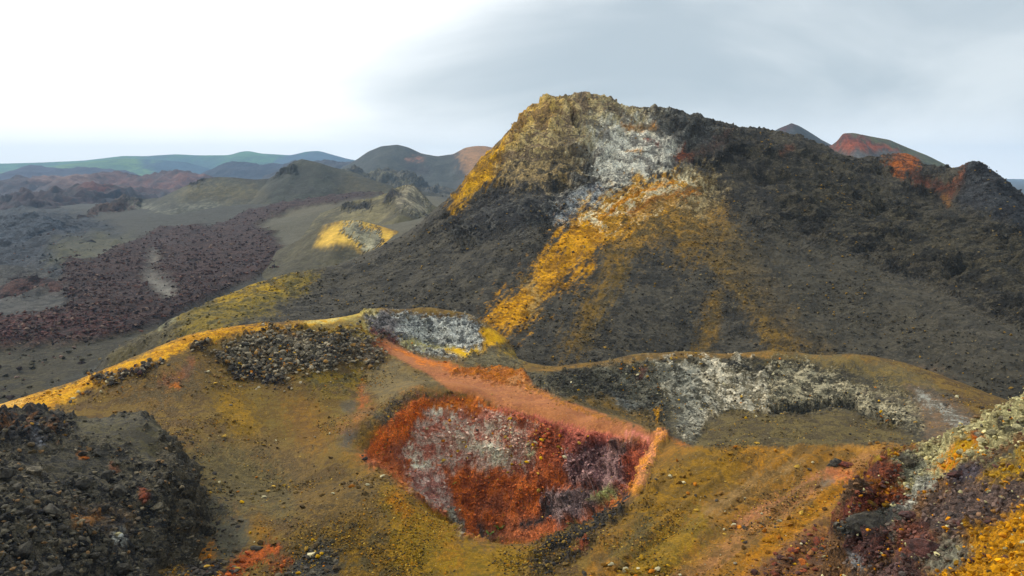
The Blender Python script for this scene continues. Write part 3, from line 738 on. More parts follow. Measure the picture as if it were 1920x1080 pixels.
# left ridge crest in sulphur yellow
pn.line([(-400,880,30),(-60,778,26),(40,760,17),(120,738,12),(200,706,11),(260,682,11),(320,655,12),(370,637,9),(420,624,7),(500,616,6),(580,610,5)], (208,156,44),(176,126,36), f=6, r=5, wp=4, rk=.4)
pn.line([(-60,765,14),(40,750,8)], (214,176,110),(190,140,70), f=8, r=8, o=.7)
pn.line([(180,718,4),(240,700,5),(300,682,4)], (96,90,84),(60,56,54), f=4, r=8, rk=1, name='crag')
pn.line([(225,706,4),(250,700,5),(275,697,4)], (60,54,54),(46,42,44), f=3, r=5, rk=1, name='crag')
pn.line([(365,652,6),(390,645,6)], (70,66,66),(46,44,46), f=4, rk=1, name='crag')
pn.line([(310,720,9),(345,700,10),(360,680,8)], (130,84,58),(110,80,60), f=9, r=9, o=.8)
pn.line([(318,722,4),(330,720,5)], (170,92,36),(130,84,48), f=4)
pn.line([(150,740,2),(170,736,3)], (60,56,54),(46,42,44), f=3, rk=1)
pn.line([(575,606,5),(620,600,6),(680,590,7),(700,588,5)], (200,180,116),(206,160,70), f=4, r=3, wp=2)
pn.line([(640,606,4),(660,604,4)], (206,160,60),(196,150,60), f=4)
# boulder heap below the crest
pn.poly([(400,665),(440,640),(480,625),(530,615),(600,620),(700,618),(715,650),(700,680),(640,672),(620,690),(560,695),(530,710),(480,708),(440,705),(420,685)], (116,108,92),(74,70,62), f=6, r=10, rk=1, name='heap')
pn.line([(540,628,14),(570,640,14)], (150,136,110),(110,96,80), f=8, r=12, o=.7)
pn.line([(430,650,10),(500,660,12)], (120,98,58),(80,72,60), f=8, r=12, o=.5)
pn.line([(440,700,8),(480,706,8),(520,706,8)], (52,50,52),(40,38,42), f=5, rk=1, name='heap')
pn.poly([(660,625),(720,630),(715,680),(670,680)], (118,106,88),(88,80,70), f=8, rk=.9, name='heap')
pn.poly([(560,700),(700,690),(680,725),(580,730)], (118,98,42),(92,82,52), f=10, r=14, rk=.6)
# dark oval hollow and orange stains
pn.line([(650,760,12),(652,762,14)], (86,80,66),(78,72,60), f=6, wp=5, o=.8, rk=.1)
pn.line([(684,728,6),(684,745,8),(678,765,6)], (164,74,34),(132,80,46), f=7, o=.85)
pn.line([(655,812,13),(648,830,12)], (78,74,68),(72,68,62), f=8, o=.8, rk=.1)
pn.line([(640,800,8),(700,770,6),(690,790,6)], (150,96,62),(130,92,60), f=12, r=8, o=.6)
# grey shoulder between crest and path
pn.poly([(690,690),(740,680),(800,700),(850,735),(780,745),(720,755),(690,730)], (116,100,68),(98,86,62), f=10, rk=.15)
pn.poly([(700,775),(740,750),(780,745),(770,770),(735,800),(700,805),(685,795)], (92,84,56),(68,66,58), f=6, r=7, rk=.7)
pn.line([(742,757,2),(765,750,4),(800,745,3),(850,741,1)], (92,94,94),(56,56,58), f=3, r=5, rk=.8)
pn.poly([(640,860),(700,790),(735,800),(690,840),(690,890),(650,900)], (120,92,44),(104,84,46), f=12, rk=.2)
# red crater
CR = [(683,856),(715,805),(752,772),(782,752),(830,743),(880,741),(915,755),(960,770),(1010,788),(1060,800),(1110,812),(1180,822),(1232,820),(1225,850),(1205,885),(1165,935),(1110,975),(1050,1000),(1000,1016),(940,1020),(880,1010),(845,992),(822,968),(780,940),(748,905),(715,880),(690,872)]
cx_, cy_ = 950, 880
pn.poly([(cx_ + (q[0] - cx_) * 1.07 , cy_ + (q[1] - cy_) * 1.10 + 2) for q in CR], (142,92,48),(112,84,48), f=16, r=14, o=.6)
pn.poly(CR, (188,92,58),(150,78,56), f=5, wp=4, r=4, rk=.7, name='crater')
pn.poly([(683,856),(715,805),(752,772),(790,752),(900,742),(940,768),(860,772),(800,775),(770,800),(740,835),(720,860)], (218,98,38),(190,82,38), f=6, r=6, rk=.5)
pn.poly([(800,750),(890,745),(920,760),(860,768),(810,766)], (200,110,44),(182,92,42), f=6, rk=.4)
pn.poly([(690,860),(720,850),(760,880),(790,930),(760,920),(720,885)], (206,112,70),(186,96,60), f=8, rk=.7)
pn.poly([(770,815),(800,780),(850,772),(940,775),(1000,805),(1015,830),(1000,870),(960,890),(900,880),(820,885),(775,890),(762,850)], (206,180,162),(176,114,96), f=7, r=10, rk=.8, st=(20,20,16,30))
pn.poly([(840,800),(880,790),(960,800),(1000,850),(930,850),(860,830)], (172,108,90),(222,206,184), f=6, r=10, rk=.8, st=(70,26,13,30))
pn.line([(820,775,5),(850,775,6)], (232,228,204),(204,186,166), f=5, r=8, rk=.6)
pn.line([(870,832,5),(920,842,8),(945,862,7),(925,866,4)], (232,228,204),(204,186,166), f=4, r=8, rk=.7)
pn.line([(775,842,6),(780,870,8),(810,875,7)], (232,228,204),(204,186,166), f=4, r=8, rk=.7)
pn.line([(1008,832,6),(992,860,5)], (196,196,160),(160,120,100), f=4, r=7)
pn.poly([(760,880),(840,890),(860,930),(830,965),(800,940),(770,915)], (176,126,114),(206,184,170), f=10, r=10, rk=.8)
pn.poly([(850,895),(880,880),(960,890),(1040,880),(1060,920),(1020,950),(960,960),(900,1005),(860,985),(845,930)], (204,92,40),(156,68,42), f=8, r=8, rk=.9)
pn.poly([(1000,810),(1060,800),(1110,830),(1070,880),(1020,880),(1010,850)], (182,78,46),(146,62,44), f=8, r=7, rk=.8)
pn.poly([(900,930),(945,925),(950,960),(905,965)], (170,98,74),(140,70,50), f=8, o=.8)
pn.poly([(945,975),(1000,965),(1010,1000),(960,1012),(935,1000)], (190,100,64),(156,84,58), f=6, rk=.7)
pn.poly([(1060,850),(1110,815),(1175,830),(1190,870),(1170,915),(1120,920),(1070,905)], (184,148,142),(112,82,82), f=7, r=8, rk=1.0, name='craglump')
pn.poly([(1130,820),(1185,822),(1200,850),(1180,870),(1150,840)], (146,116,104),(90,66,62), f=6, rk=1, name='craglump')
pn.poly([(1060,800),(1110,812),(1150,830),(1080,850),(1050,830)], (170,84,74),(140,68,60), f=6, rk=.7)
pn.poly([(1175,835),(1225,825),(1215,870),(1180,915),(1175,870)], (182,78,58),(144,64,54), f=6, rk=.8)
pn.poly([(1020,920),(1100,920),(1150,920),(1120,960),(1060,985),(1020,960)], (168,144,140),(96,82,80), f=7, r=9, rk=1.0, name='craglump')
pn.line([(1120,940,8),(1150,925,9)], (162,166,110),(130,120,90), f=6, r=8)
pn.line([(1030,950,10),(1015,970,9),(980,985,7)], (74,68,66),(60,54,54), f=6, rk=1)
pn.poly([(820,955),(850,950),(870,985),(865,1005),(840,990)], (176,172,156),(100,90,84), f=4, r=7, rk=.9)
pn.line([(905,985,6),(900,1002,7),(930,1010,5)], (112,96,88),(86,76,72), f=5)
# crimson edge of the path and orange path
pn.poly([(700,640),(722,636),(790,668),(860,690),(960,694),(985,698),(1000,720),(1040,740),(1120,770),(1180,792),(1240,812),(1235,826),(1180,824),(1110,812),(1010,788),(960,770),(915,752),(880,742),(840,730),(800,700),(750,675),(710,655)], (160,106,70),(150,96,66), f=4, wp=2, r=2, rk=.06, name='path')
pn.poly([(860,688),(960,692),(990,700),(1000,722),(960,724),(900,712),(850,698)], (186,104,36),(164,88,38), f=4, r=5, rk=.7, name='lumps')
pn.line([(720,648,3),(790,672,4),(860,694,4)], (204,108,36),(180,90,36), f=4, r=4, rk=.4)
pn.poly([(940,705),(985,708),(990,725),(960,728)], (196,150,110),(200,120,60), f=6, r=8, o=.6)
pn.line([(990,725,4),(1050,750,4),(1110,778,3),(1170,796,2)], (176,112,50),(140,96,50), f=4, r=5, rk=.5)
pn.line([(940,764,3),(1010,788,4),(1080,806,6),(1140,822,7),(1175,824,4)], (188,92,80),(176,80,70), f=4, r=4, rk=.5)
pn.line([(970,775,2),(1050,802,2),(1070,815,3)], (150,50,54),(140,50,50), f=3, r=3)
pn.line([(1175,814,4),(1215,820,5)], (200,128,112),(190,110,96), f=4)
pn.line([(700,645,5),(730,655,5)], (150,88,60),(130,80,60), f=6, r=6)
# right rim of the red crater, orange-pink rib
pn.line([(1242,818,9),(1232,845,11),(1215,872,11),(1205,900,11),(1195,925,8)], (222,150,82),(206,140,100), f=4, wp=3, r=5, rk=.6, name='rib')
pn.line([(1190,915,5),(1160,945,8),(1145,960,8)], (196,116,56),(60,54,56), f=4, r=6, rk=1)
pn.line([(1260,825,6),(1290,832,7),(1280,860,7),(1265,900,6)], (196,104,50),(150,96,50), f=8, r=6, rk=.3)
pn.line([(1262,850,9),(1240,890,10),(1225,930,12)], (100,94,50),(110,98,60), f=7, rk=.2)
# black ledges curling under the crater
pn.line([(1240,890,2),(1215,935,5),(1170,965,6),(1110,985,6),(1050,1005,5),(1000,1022,3)], (120,98,42),(70,62,50), f=5, r=6, rk=.9, name='ledge')
pn.line([(1210,945,7),(1150,970,9),(1090,1000,8),(1040,1025,8),(1000,1050,7)], (62,58,50),(42,41,42), f=5, r=8, rk=1, name='ledge')
pn.line([(1120,1010,5),(1060,1045,8),(1010,1070,9)], (58,56,58),(96,80,44), f=5, r=8, rk=1, name='ledge')
pn.line([(1075,1030,4),(1100,1022,4)], (150,60,40),(130,60,40), f=5, r=5)
# ochre and olive apron around the crater foot
pn.poly([(700,890),(780,935),(830,975),(860,1010),(960,1025),(1000,1040),(960,1090),(700,1090),(720,1000)], (132,102,24),(108,88,32), f=18, r=10, rk=.3)
pn.line([(740,935,10),(760,960,16)], (168,112,28),(140,96,30), f=14)
pn.line([(790,970,18),(830,1000,16),(850,1040,26)], (128,102,28),(140,102,28), f=14, r=10)
pn.poly([(560,900),(700,900),(720,1000),(600,1000)], (106,84,46),(90,74,46), f=24, r=14, rk=.4)
pn.poly([(560,1000),(700,980),(760,1090),(540,1090)], (112,86,34),(84,72,42), f=20, r=14, rk=.6)
pn.poly([(540,1060),(600,1010),(640,1040),(640,1090),(520,1090)], (82,78,64),(64,62,58), f=10, r=10, rk=.9)
# lower left patches
pn.poly([(380,970),(460,975),(470,1020),(420,1050),(370,1020)], (82,78,62),(72,68,56), f=12, rk=.1)
pn.line([(345,1015,16),(375,1040,22)], (152,94,30),(116,84,40), f=18, r=8, rk=.2)
pn.line([(485,985,14),(495,1000,12)], (134,94,34),(110,84,40), f=12, o=.8)
pn.line([(500,1022,8),(520,1030,6),(470,1045,12),(440,1070,14),(420,1090,16)], (178,72,24),(146,58,28), f=6, r=9, rk=.8, name='redpatch')
pn.line([(500,1022,4),(540,1050,8),(510,1060,8)], (190,74,28),(120,70,40), f=6, r=10, rk=.8, o=.8)
pn.poly([(330,950),(400,930),(440,960),(380,975),(340,980)], (84,78,56),(70,66,54), f=10, rk=.7)
pn.poly([(350,1040),(420,1060),(400,1090),(340,1090)], (70,64,58),(56,52,50), f=8, rk=1)
# right ochre slope with diagonal stripes
pn.poly([(1240,835),(1300,830),(1400,820),(1700,835),(1660,880),(1600,980),(1500,1090),(1080,1090),(1150,990),(1215,930)], (136,98,46),(108,82,44), f=8, rk=.25, name='rslope')
pn.poly([(1240,870),(1330,830),(1420,830),(1380,900),(1240,1010),(1150,1000)], (136,104,44),(112,88,44), f=16, rk=.3, o=.8)
pn.poly([(1380,820),(1500,820),(1480,860),(1400,860)], (168,118,50),(140,104,52), f=14, o=.8)
pn.line([(1650,850,12),(1560,900,13),(1450,960,14),(1350,1040,14),(1280,1090,14)], (154,112,74),(126,94,58), f=8, o=.9, st=(142,14,5,120))
pn.line([(1600,900,8),(1530,950,12),(1450,1020,16),(1380,1090,18)], (158,108,24),(132,94,32), f=7, st=(138,14,5,120))
pn.line([(1560,880,7),(1480,930,8),(1380,980,9)], (156,106,76),(130,96,66), f=6, o=.8, st=(142,12,5,120))
pn.line([(1500,870,9),(1420,900,10),(1330,960,12),(1240,1040,12)], (138,112,76),(120,96,60), f=8, o=.8, st=(142,14,5,120))
pn.poly([(1150,1090),(1220,1000),(1320,960),(1340,1000),(1240,1090)], (134,106,32),(112,92,36), f=16, o=.8)
pn.line([(1400,1090,16),(1480,1040,18),(1560,990,18)], (140,100,58),(116,84,52), f=14, o=.8)
pn.line([(1560,880,8),(1590,890,8),(1560,900,6)], (196,112,66),(176,104,70), f=8, o=.8)
pn.line([(1540,905,6),(1555,900,6)], (112,104,90),(100,92,78), f=6, o=.8)
pn.line([(1370,822,2),(1440,820,2),(1550,824,2)], (216,160,70),(200,150,70), f=3, wp=2, r=2)
pn.poly([(1560,830),(1700,832),(1690,850),(1600,852)], (164,120,62),(148,108,60), f=8)
pn.poly([(1480,1020),(1560,990),(1600,1020),(1580,1090),(1400,1090)], (124,84,56),(92,66,52), f=14, rk=.5, o=.8)
pn.line([(1215,985,16),(1160,1040,20)], (106,88,44),(90,78,48), f=16, rk=.5)
# grey crater bowl
BO = [(985,698),(1100,688),(1200,675),(1300,668),(1450,666),(1600,676),(1700,698),(1790,740),(1840,800),(1840,835),(1300,835),(1240,812),(1100,765),(1000,722)]
pn.poly(BO, (92,84,62),(70,66,56), f=4, wp=3, r=3, rk=.7, name='bowl')
pn.line([(960,692,3),(1020,694,3),(1100,687,3),(1200,673,4),(1300,666,4),(1450,664,6),(1600,674,6),(1700,700,7)], (132,100,54),(104,84,50), f=4, r=3, wp=2, rk=.2)
pn.poly([(1450,662),(1600,670),(1720,700),(1780,740),(1700,730),(1600,690),(1480,680)], (110,94,58),(94,84,60), f=8, rk=.3)
pn.poly([(1000,715),(1050,705),(1140,690),(1220,690),(1250,740),(1240,800),(1180,770),(1100,750),(1050,735)], (82,80,68),(52,50,45), f=10, r=12, rk=1, name='bowlrock')
pn.poly([(985,705),(1020,705),(1050,740),(1010,730)], (110,104,86),(74,70,60), f=7, rk=.8)
pn.poly([(1050,740),(1120,745),(1200,775),(1245,805),(1200,800),(1130,775)], (112,88,48),(88,74,46), f=8, rk=.2)
pn.poly([(1140,745),(1190,752),(1210,768),(1160,765)], (108,110,106),(80,80,76), f=8, r=7, rk=.3)
pn.poly([(1240,690),(1290,675),(1400,680),(1440,700),(1450,740),(1440,775),(1400,770),(1350,765),(1310,800),(1290,815),(1290,760),(1250,730)], (222,212,188),(130,122,102), f=8, st=(30,18,14,24), r=12, rk=.6, name='bowlrock')
pn.poly([(1220,690),(1300,690),(1330,760),(1310,815),(1270,800),(1260,740)], (150,150,138),(84,84,76), f=10, r=12, rk=.8, o=.7)
pn.poly([(1440,680),(1530,690),(1620,730),(1700,770),(1720,805),(1680,800),(1600,765),(1500,775),(1450,775),(1450,730)], (184,174,146),(88,84,70), f=10, r=16, rk=.7, name='bowlrock')
pn.line([(1450,765,9),(1500,765,10),(1560,752,8),(1600,752,8)], (44,44,42),(90,90,84), f=5, r=6, rk=1, name='bowlshade')  # shade of the recess under the bank, painted as dark colour
pn.line([(1590,760,6),(1640,775,5),(1690,795,5)], (44,46,48),(60,62,60), f=4, r=5, rk=1, name='bowlshade')  # recess shade carried on to the right in the colour
pn.line([(1370,685,5),(1420,690,5)], (64,62,56),(50,50,46), f=5, r=8, rk=1)
pn.poly([(1310,820),(1330,790),(1370,765),(1450,778),(1600,768),(1690,805),(1720,835),(1300,835)], (98,86,56),(78,68,48), f=6, wp=4, r=6, rk=.35)
pn.poly([(1700,720),(1790,745),(1840,800),(1840,840),(1730,835),(1725,790)], (112,90,68),(92,80,66), f=10, rk=.3)
pn.line([(1620,730,6),(1680,745,6),(1720,780,6),(1725,810,4)], (160,150,122),(110,100,82), f=7, r=12, rk=.6, o=.8)
pn.line([(1725,745,7),(1770,768,8),(1805,800,8)], (156,156,146),(108,102,90), f=6, r=12, rk=.6, o=.9)
pn.poly([(1130,695),(1250,685),(1265,770),(1190,758)], (134,130,114),(76,74,64), f=24, r=24, o=.7)
pn.line([(1205,690,3),(1200,710,4)], (126,70,58),(90,60,52), f=4, o=.8)
pn.line([(1232,778,3),(1234,790,3)], (206,150,40),(190,140,40), f=3)
# small white crater
WC = [(680,592),(700,584),(760,590),(800,594),(870,594),(900,610),(914,635),(905,658),(880,668),(830,668),(780,655),(740,640),(715,628),(690,615)]
pn.poly([(560,612),(640,600),(690,588),(720,630),(690,640),(640,622)], (150,134,84),(120,104,64), f=6, rk=.3)
pn.line([(560,616,5),(650,614,5),(700,630,4)], (150,118,54),(120,100,54), f=6, r=4)
pn.poly(WC, (214,214,204),(116,118,116), f=5, wp=3, r=8, rk=1, name='wc')
pn.poly([(680,595),(730,585),(760,600),(745,640),(710,630),(690,612)], (126,116,116),(70,66,66), f=6, rk=1, o=.8)
pn.line([(700,622,4),(730,632,5),(740,642,3)], (120,72,62),(90,62,60), f=5, r=6)
pn.line([(755,640,5),(800,650,5),(850,655,5)], (170,162,110),(140,132,100), f=5, r=6, rk=.5)
pn.line([(840,660,5),(870,663,6),(895,658,5)], (216,176,60),(200,160,60), f=4, r=3, rk=.15)
pn.poly([(905,618),(940,625),(950,640),(930,655),(900,662),(915,640)], (218,170,54),(200,152,50), f=5, r=3, rk=.1)
pn.poly([(890,660),(950,650),(980,665),(975,690),(900,690),(870,675)], (112,104,80),(84,76,56), f=6, r=9, rk=.8)
pn.line([(940,660,4),(978,668,4)], (190,150,50),(150,130,70), f=5, r=7, o=.7)
pn.line([(690,590,4),(710,584,3),(640,598,4)], (170,150,70),(140,124,70), f=4, r=4, o=.7)
Mk = pn.masks
x, y, z = V.T
g = lambda k: Mk.get(k, np.zeros(len(x), np.float32))
soft = fbm(x/5, y/5, z/5, 4, 2)
heap = np.maximum.reduce([g('heap'), g('bowlrock'), g('crag'), g('wc')])
b1 = billow(x/1.3, y/1.3, z/1.0, 4, 4, gain=.6)
b2 = billow(x/.55, y/.55, z/.5, 3, 14, gain=.6)
big = billow(x/2.4, y/2.4, z/1.7, 3, 54, gain=.5)
F1, F2, cid = worley(x/.62, y/.62, z/.5, 5)
lump = (cid - .25) * sstep(0, .3, F2 - F1)
rk = np.clip(pn.rk, 0, 1)
disp = soft * .16 * (1 - g('path')) + rk**2 * (.16 * b1 + .07 * b2)
disp += (heap - g('bowlrock') * .5) * (.20 * b1 + .30 * lump + .05) + g('bowlrock') * (.32 * big + .16 * lump)
disp += g('craglump') * (.40 * b1 + .35 * lump + .1 * b2 + .2)
F1b, F2b, cidb = worley(x/.30, y/.30, z/.22, 8)
disp += g('crater') * (.22 * b1 + .12 * (cidb - .4) * sstep(0, .25, F2b - F1b) + .09 * b2 + .18 * billow(x/2.6, y/2.6, z/2.0, 2, 44))
disp += g('ledge') * (.30 * b1 + .30 * lump) + g('rib') * (.22 + .16 * b2) + g('lumps') * (.20 * b2 + .12 * b1 + .1)
disp -= g('bowlshade') * .8
disp += g('rslope') * .09 * pn.streak(142, 0, 26, 400)
disp += rk * (1 - heap) * .03 * billow(x/.25, y/.25, z/.25, 2, 34)
# erosion rills running down the right slope
pn.rk = rk
near_fd, near_pn = fd, pn
near = finish(fd, pn, 'near_ground', M_near, disp.astype(np.float32), kind='structure')

#@@SPLIT
# ================================================================== BLACK LAVA MOUND (lower left) and BANDED OUTCROP (lower right)
def spine(sil, back):
    out = list(sil)
    for (p, y, Y) in sil:
        X_, _, Z_ = at(p, y, Y)
        for dY, dZ in back: out.append(('w', p, Y + dY, Z_ - dZ))
    return out
ctrl = spine([(-500,730,29),(-250,765,29.5),(0,782,30),(60,776,30.4),(130,786,31),(220,783,32),(290,794,32.4)], [(1.2,.35),(3,1.7),(6,3.6)])
ctrl += [(328,835,31),(342,890,28.8),(318,950,26.6),(285,1010,24.8),(255,1085,22.2),(240,1180,19.8)]
for p, Y in [(352,32),(372,30),(368,27.8),(344,25.8),(312,24),(285,21.4)]: ctrl.append(('w', p + 8, Y, -13.5))
ctrl += [('w',480,25,-16),('w',480,20,-16),('w',420,33,-16),('w',420,16,-14)]
ctrl += [(60,850,27),(0,1080,16.5),(150,950,24),(150,1080,20),(60,950,21.5),(250,900,27.5),(240,980,25),(200,840,29),(-300,950,19),(-300,1080,14.5),(-100,850,25),(300,860,29.8),(0,1300,12),(200,1250,16.5),(-300,1300,10)]
fd = Field(ctrl, -.85, .02, 9, 38.5, 300, 300, Y0=9.0, lam=2e-5, rowpow=([0,.3,1],[.5,1,1]))
V = fd.V; px, py = project(*V.T)
pn = Paint(px, py, None, (96,90,76), (44,43,41), 0.9, 7)
pn.poly([(130,790),(220,780),(300,795),(330,850),(300,880),(240,840),(160,820)], (86,80,60),(72,68,58), f=12, rk=.25)
pn.poly([(60,850),(200,840),(260,880),(200,900),(100,900)], (74,70,58),(60,58,52), f=16, rk=.5, o=.7)
pn.poly([(-300,780),(60,772),(128,790),(120,820),(60,840),(-300,840)], (56,54,52),(40,40,42), f=8, rk=1, name='clod')
pn.line([(-20,800,5),(40,800,6),(60,792,5),(100,806,6)], (160,108,66),(96,78,62), f=6, r=14, o=.7)
pn.poly([(300,820),(360,860),(420,1100),(240,1100),(290,960),(290,880)], (96,89,74),(60,57,50), f=8, rk=1, name='clod')
pn.poly([(-100,920),(250,900),(300,960),(270,1090),(-300,1090)], (92,87,74),(38,38,38), f=20, rk=1)
pn.poly([(120,950),(200,950),(260,960),(250,1000),(160,1000)], (96,82,64),(60,56,54), f=10, r=14, rk=1)
pn.line([(150,855,4),(158,858,4)], (176,110,60), f=3); pn.line([(215,872,6),(217,876,6)], (120,84,64), f=3)
pn.line([(264,925,3),(270,938,4)], (150,76,54),(110,64,54), f=4); pn.line([(135,965,4),(140,980,5),(170,975,5),(185,968,4)], (170,120,70),(130,92,60), f=5, r=8)
pn.line([(215,1005,6),(228,1012,6)], (170,172,164),(110,112,110), f=4, r=8); pn.line([(60,800,4),(70,833,5)], (110,112,116),(80,80,84), f=6, r=9)
x, y, z = V.T; rk = np.clip(pn.rk, 0, 1); g = lambda k: pn.masks.get(k, 0)
b0 = billow(x/1.6, y/1.6, z/1.3, 4, 2, gain=.55); b1 = billow(x/.5, y/.5, z/.4, 4, 14, gain=.6)
F1, F2, cid = worley(x/.42, y/.42, z/.34, 5); lump = (cid - .25) * sstep(0, .3, F2 - F1)
F1, F2, cid = worley(x/.18, y/.18, z/.15, 6); lump2 = (cid - .25) * sstep(0, .3, F2 - F1)
disp = rk**2 * (.24 * b0 + .10 * b1 + .26 * lump + .10 * lump2) + (g('clod')) * (.30 * b0 + .16 * lump + .1) + .03 * b1
mound_fd, mound_pn = fd, pn
finish(fd, pn, 'lava_mound', M_rock, disp.astype(np.float32), label='black blocky lava mound with orange flecks filling the lower left corner', category='rock mound')

ctrl = spine([(2600,480,12.5),(2350,560,14),(2100,655,15),(1990,712,16),(1925,748,16.6),(1885,764,17),(1850,782,17.4),(1795,816,18),(1740,834,18.6),(1690,846,19),(1655,860,19.5)], [(.9,.45),(2.2,2.6),(5,6)])
ctrl += [(1634,885,19.4),(1622,920,18.8),(1592,950,18),(1564,978,17.5),(1572,1020,16.9),(1598,1060,15.9),(1614,1090,15.3),(1640,1180,13.6)]
for p, Y in [(1590,20.4),(1560,19.6),(1530,18.6),(1505,17.6),(1510,16.6),(1530,15.4),(1550,13.6)]: ctrl.append(('w', p, Y, -12.6))
ctrl += [('w',1400,20,-15.5),('w',1400,16,-15),('w',1540,24,-15.5),('w',1400,12,-13)]
ctrl += [(1750,900,17),(1850,850,15.9),(1700,960,16.4),(1640,960,17.3),(1640,1030,16.4),(1690,1045,15.2),(1800,1000,13.2),(1900,900,13.2),(1900,1080,9.7),(2100,900,10.6),(2100,1080,8.2),(1750,1080,12.6),(1830,930,14.6),(1700,900,18),(2400,900,8),(1900,1250,7.5),(2400,1250,6)]
fd = Field(ctrl, .10, .92, 5.5, 26, 385, 385, Y0=5.0, lam=2e-5)
V = fd.V; px, py = project(*V.T)
pn = Paint(px, py, None, (128,96,66), (92,72,56), 0.8, 9)
# cream sulphate band along the crest and down the middle
pn.poly([(1920,740),(2300,540),(2500,700),(2100,800),(1930,815),(1860,850),(1800,880),(1740,905),(1700,925),(1670,900),(1660,870),(1690,845),(1760,830),(1840,785),(1880,765)], (204,196,150),(160,150,112), f=6, wp=6, r=7, rk=.95, name='cream')
pn.line([(1740,905,14),(1710,930,10),(1695,960,8),(1680,1000,7),(1665,1020,7)], (186,184,166),(130,128,120), f=6, r=9, rk=.9)
pn.line([(1880,800,6),(1900,806,9),(1925,800,9)], (84,82,62),(62,60,52), f=6, r=8, rk=1)
pn.line([(1640,866,9),(1680,852,9),(1720,838,7)], (176,148,66),(130,84,48), f=6, r=8, rk=.8)
pn.poly([(1790,840),(1830,815),(1850,830),(1830,855),(1790,880),(1745,885),(1760,860)], (204,130,34),(180,140,50), f=6, r=9, rk=.6)
pn.line([(1835,820,8),(1845,828,8)], (196,104,40),(170,80,40), f=5)
pn.line([(1700,850,5),(1730,862,6)], (178,150,60),(120,96,60), f=5, r=7)
pn.poly([(1660,865),(1700,850),(1730,850),(1745,880),(1720,900),(1690,895),(1670,880)], (128,130,118),(84,86,82), f=6, rk=.9, o=.8)
# reds and maroons of the left face
pn.poly([(1615,880),(1640,862),(1680,862),(1690,890),(1700,930),(1690,970),(1640,960),(1560,985),(1580,950),(1625,915)], (132,62,44),(88,52,44), f=7, r=9, rk=.9)
pn.line([(1640,905,7),(1670,915,8),(1685,905,6)], (172,112,44),(130,80,44), f=6, r=9)
pn.line([(1668,923,6),(1672,928,6)], (180,90,50), f=4)
pn.line([(1590,952,7),(1610,940,7),(1625,925,5)], (150,72,68),(110,62,60), f=5, r=7)
pn.poly([(1570,985),(1610,970),(1650,955),(1700,960),(1700,985),(1660,1005),(1600,1020),(1575,1010)], (84,84,76),(58,58,56), f=6, rk=.8, name='block')
pn.poly([(1590,1010),(1650,1005),(1680,1020),(1650,1060),(1600,1060)], (88,56,50),(62,48,46), f=7, rk=.9)
pn.line([(1600,1045,10),(1615,1060,9)], (140,142,142),(100,100,100), f=6, r=6, rk=.5)
pn.poly([(1680,990),(1720,975),(1760,985),(1740,1050),(1700,1080),(1670,1040)], (126,78,62),(100,72,66), f=7, rk=1)
pn.poly([(1640,1080),(1700,1050),(1760,1060),(1740,1100),(1640,1100)], (104,78,72),(80,66,64), f=8, rk=1)
pn.poly([(1760,925),(1840,905),(1960,900),(2200,900),(2200,980),(1960,960),(1880,975),(1800,1010),(1760,1010),(1735,960)], (118,98,88),(84,72,68), f=12, r=12, rk=.95)
pn.poly([(1770,885),(1830,870),(1850,880),(1830,900),(1790,910)], (98,88,90),(80,72,76), f=5, rk=.7)
pn.line([(1850,875,7),(1880,862,9),(1920,845,10)], (126,122,88),(100,96,80), f=7, r=8, rk=.8)
# gold gravel of the lower right
pn.poly([(1830,900),(1880,870),(1960,820),(2400,700),(2400,860),(1960,900),(1880,905)], (176,136,36),(128,106,56), f=10, r=12, rk=.6)
pn.poly([(1800,1020),(1860,985),(1920,950),(2000,930),(2400,900),(2400,1300),(1700,1300),(1740,1080),(1780,1060)], (206,148,26),(148,108,40), f=12, r=12, rk=.7, name='gold')
pn.poly([(1730,1040),(1790,1010),(1830,1030),(1800,1070),(1750,1080)], (124,120,104),(98,88,76), f=8, r=8, rk=.6)
pn.line([(1815,985,9),(1825,990,8)], (150,110,44),(110,80,50), f=5)
x, y, z = V.T; rk = np.clip(pn.rk, 0, 1); g = lambda k: pn.masks.get(k, 0)
b0 = billow(x/1.3, y/1.3, z/1.0, 4, 2, gain=.55); b1 = billow(x/.42, y/.42, z/.34, 4, 14, gain=.6)
F1, F2, cid = worley(x/.36, y/.36, z/.28, 5); lump = (cid - .25) * sstep(0, .3, F2 - F1)
F1, F2, cid = worley(x/.14, y/.14, z/.12, 6); lump2 = (cid - .25) * sstep(0, .3, F2 - F1)
soft = 1 - .6 * g('gold')
disp = rk**2 * soft * (.20 * b0 + .12 * b1 + .17 * lump + .07 * lump2) + .02 * b1 + g('block') * .18 + g('gold') * .05 * lump2
out_fd, out_pn = fd, pn
finish(fd, pn, 'rock_outcrop', M_rock, disp.astype(np.float32), label='craggy outcrop banded cream, gold, maroon and grey in the lower right corner', category='rock outcrop')
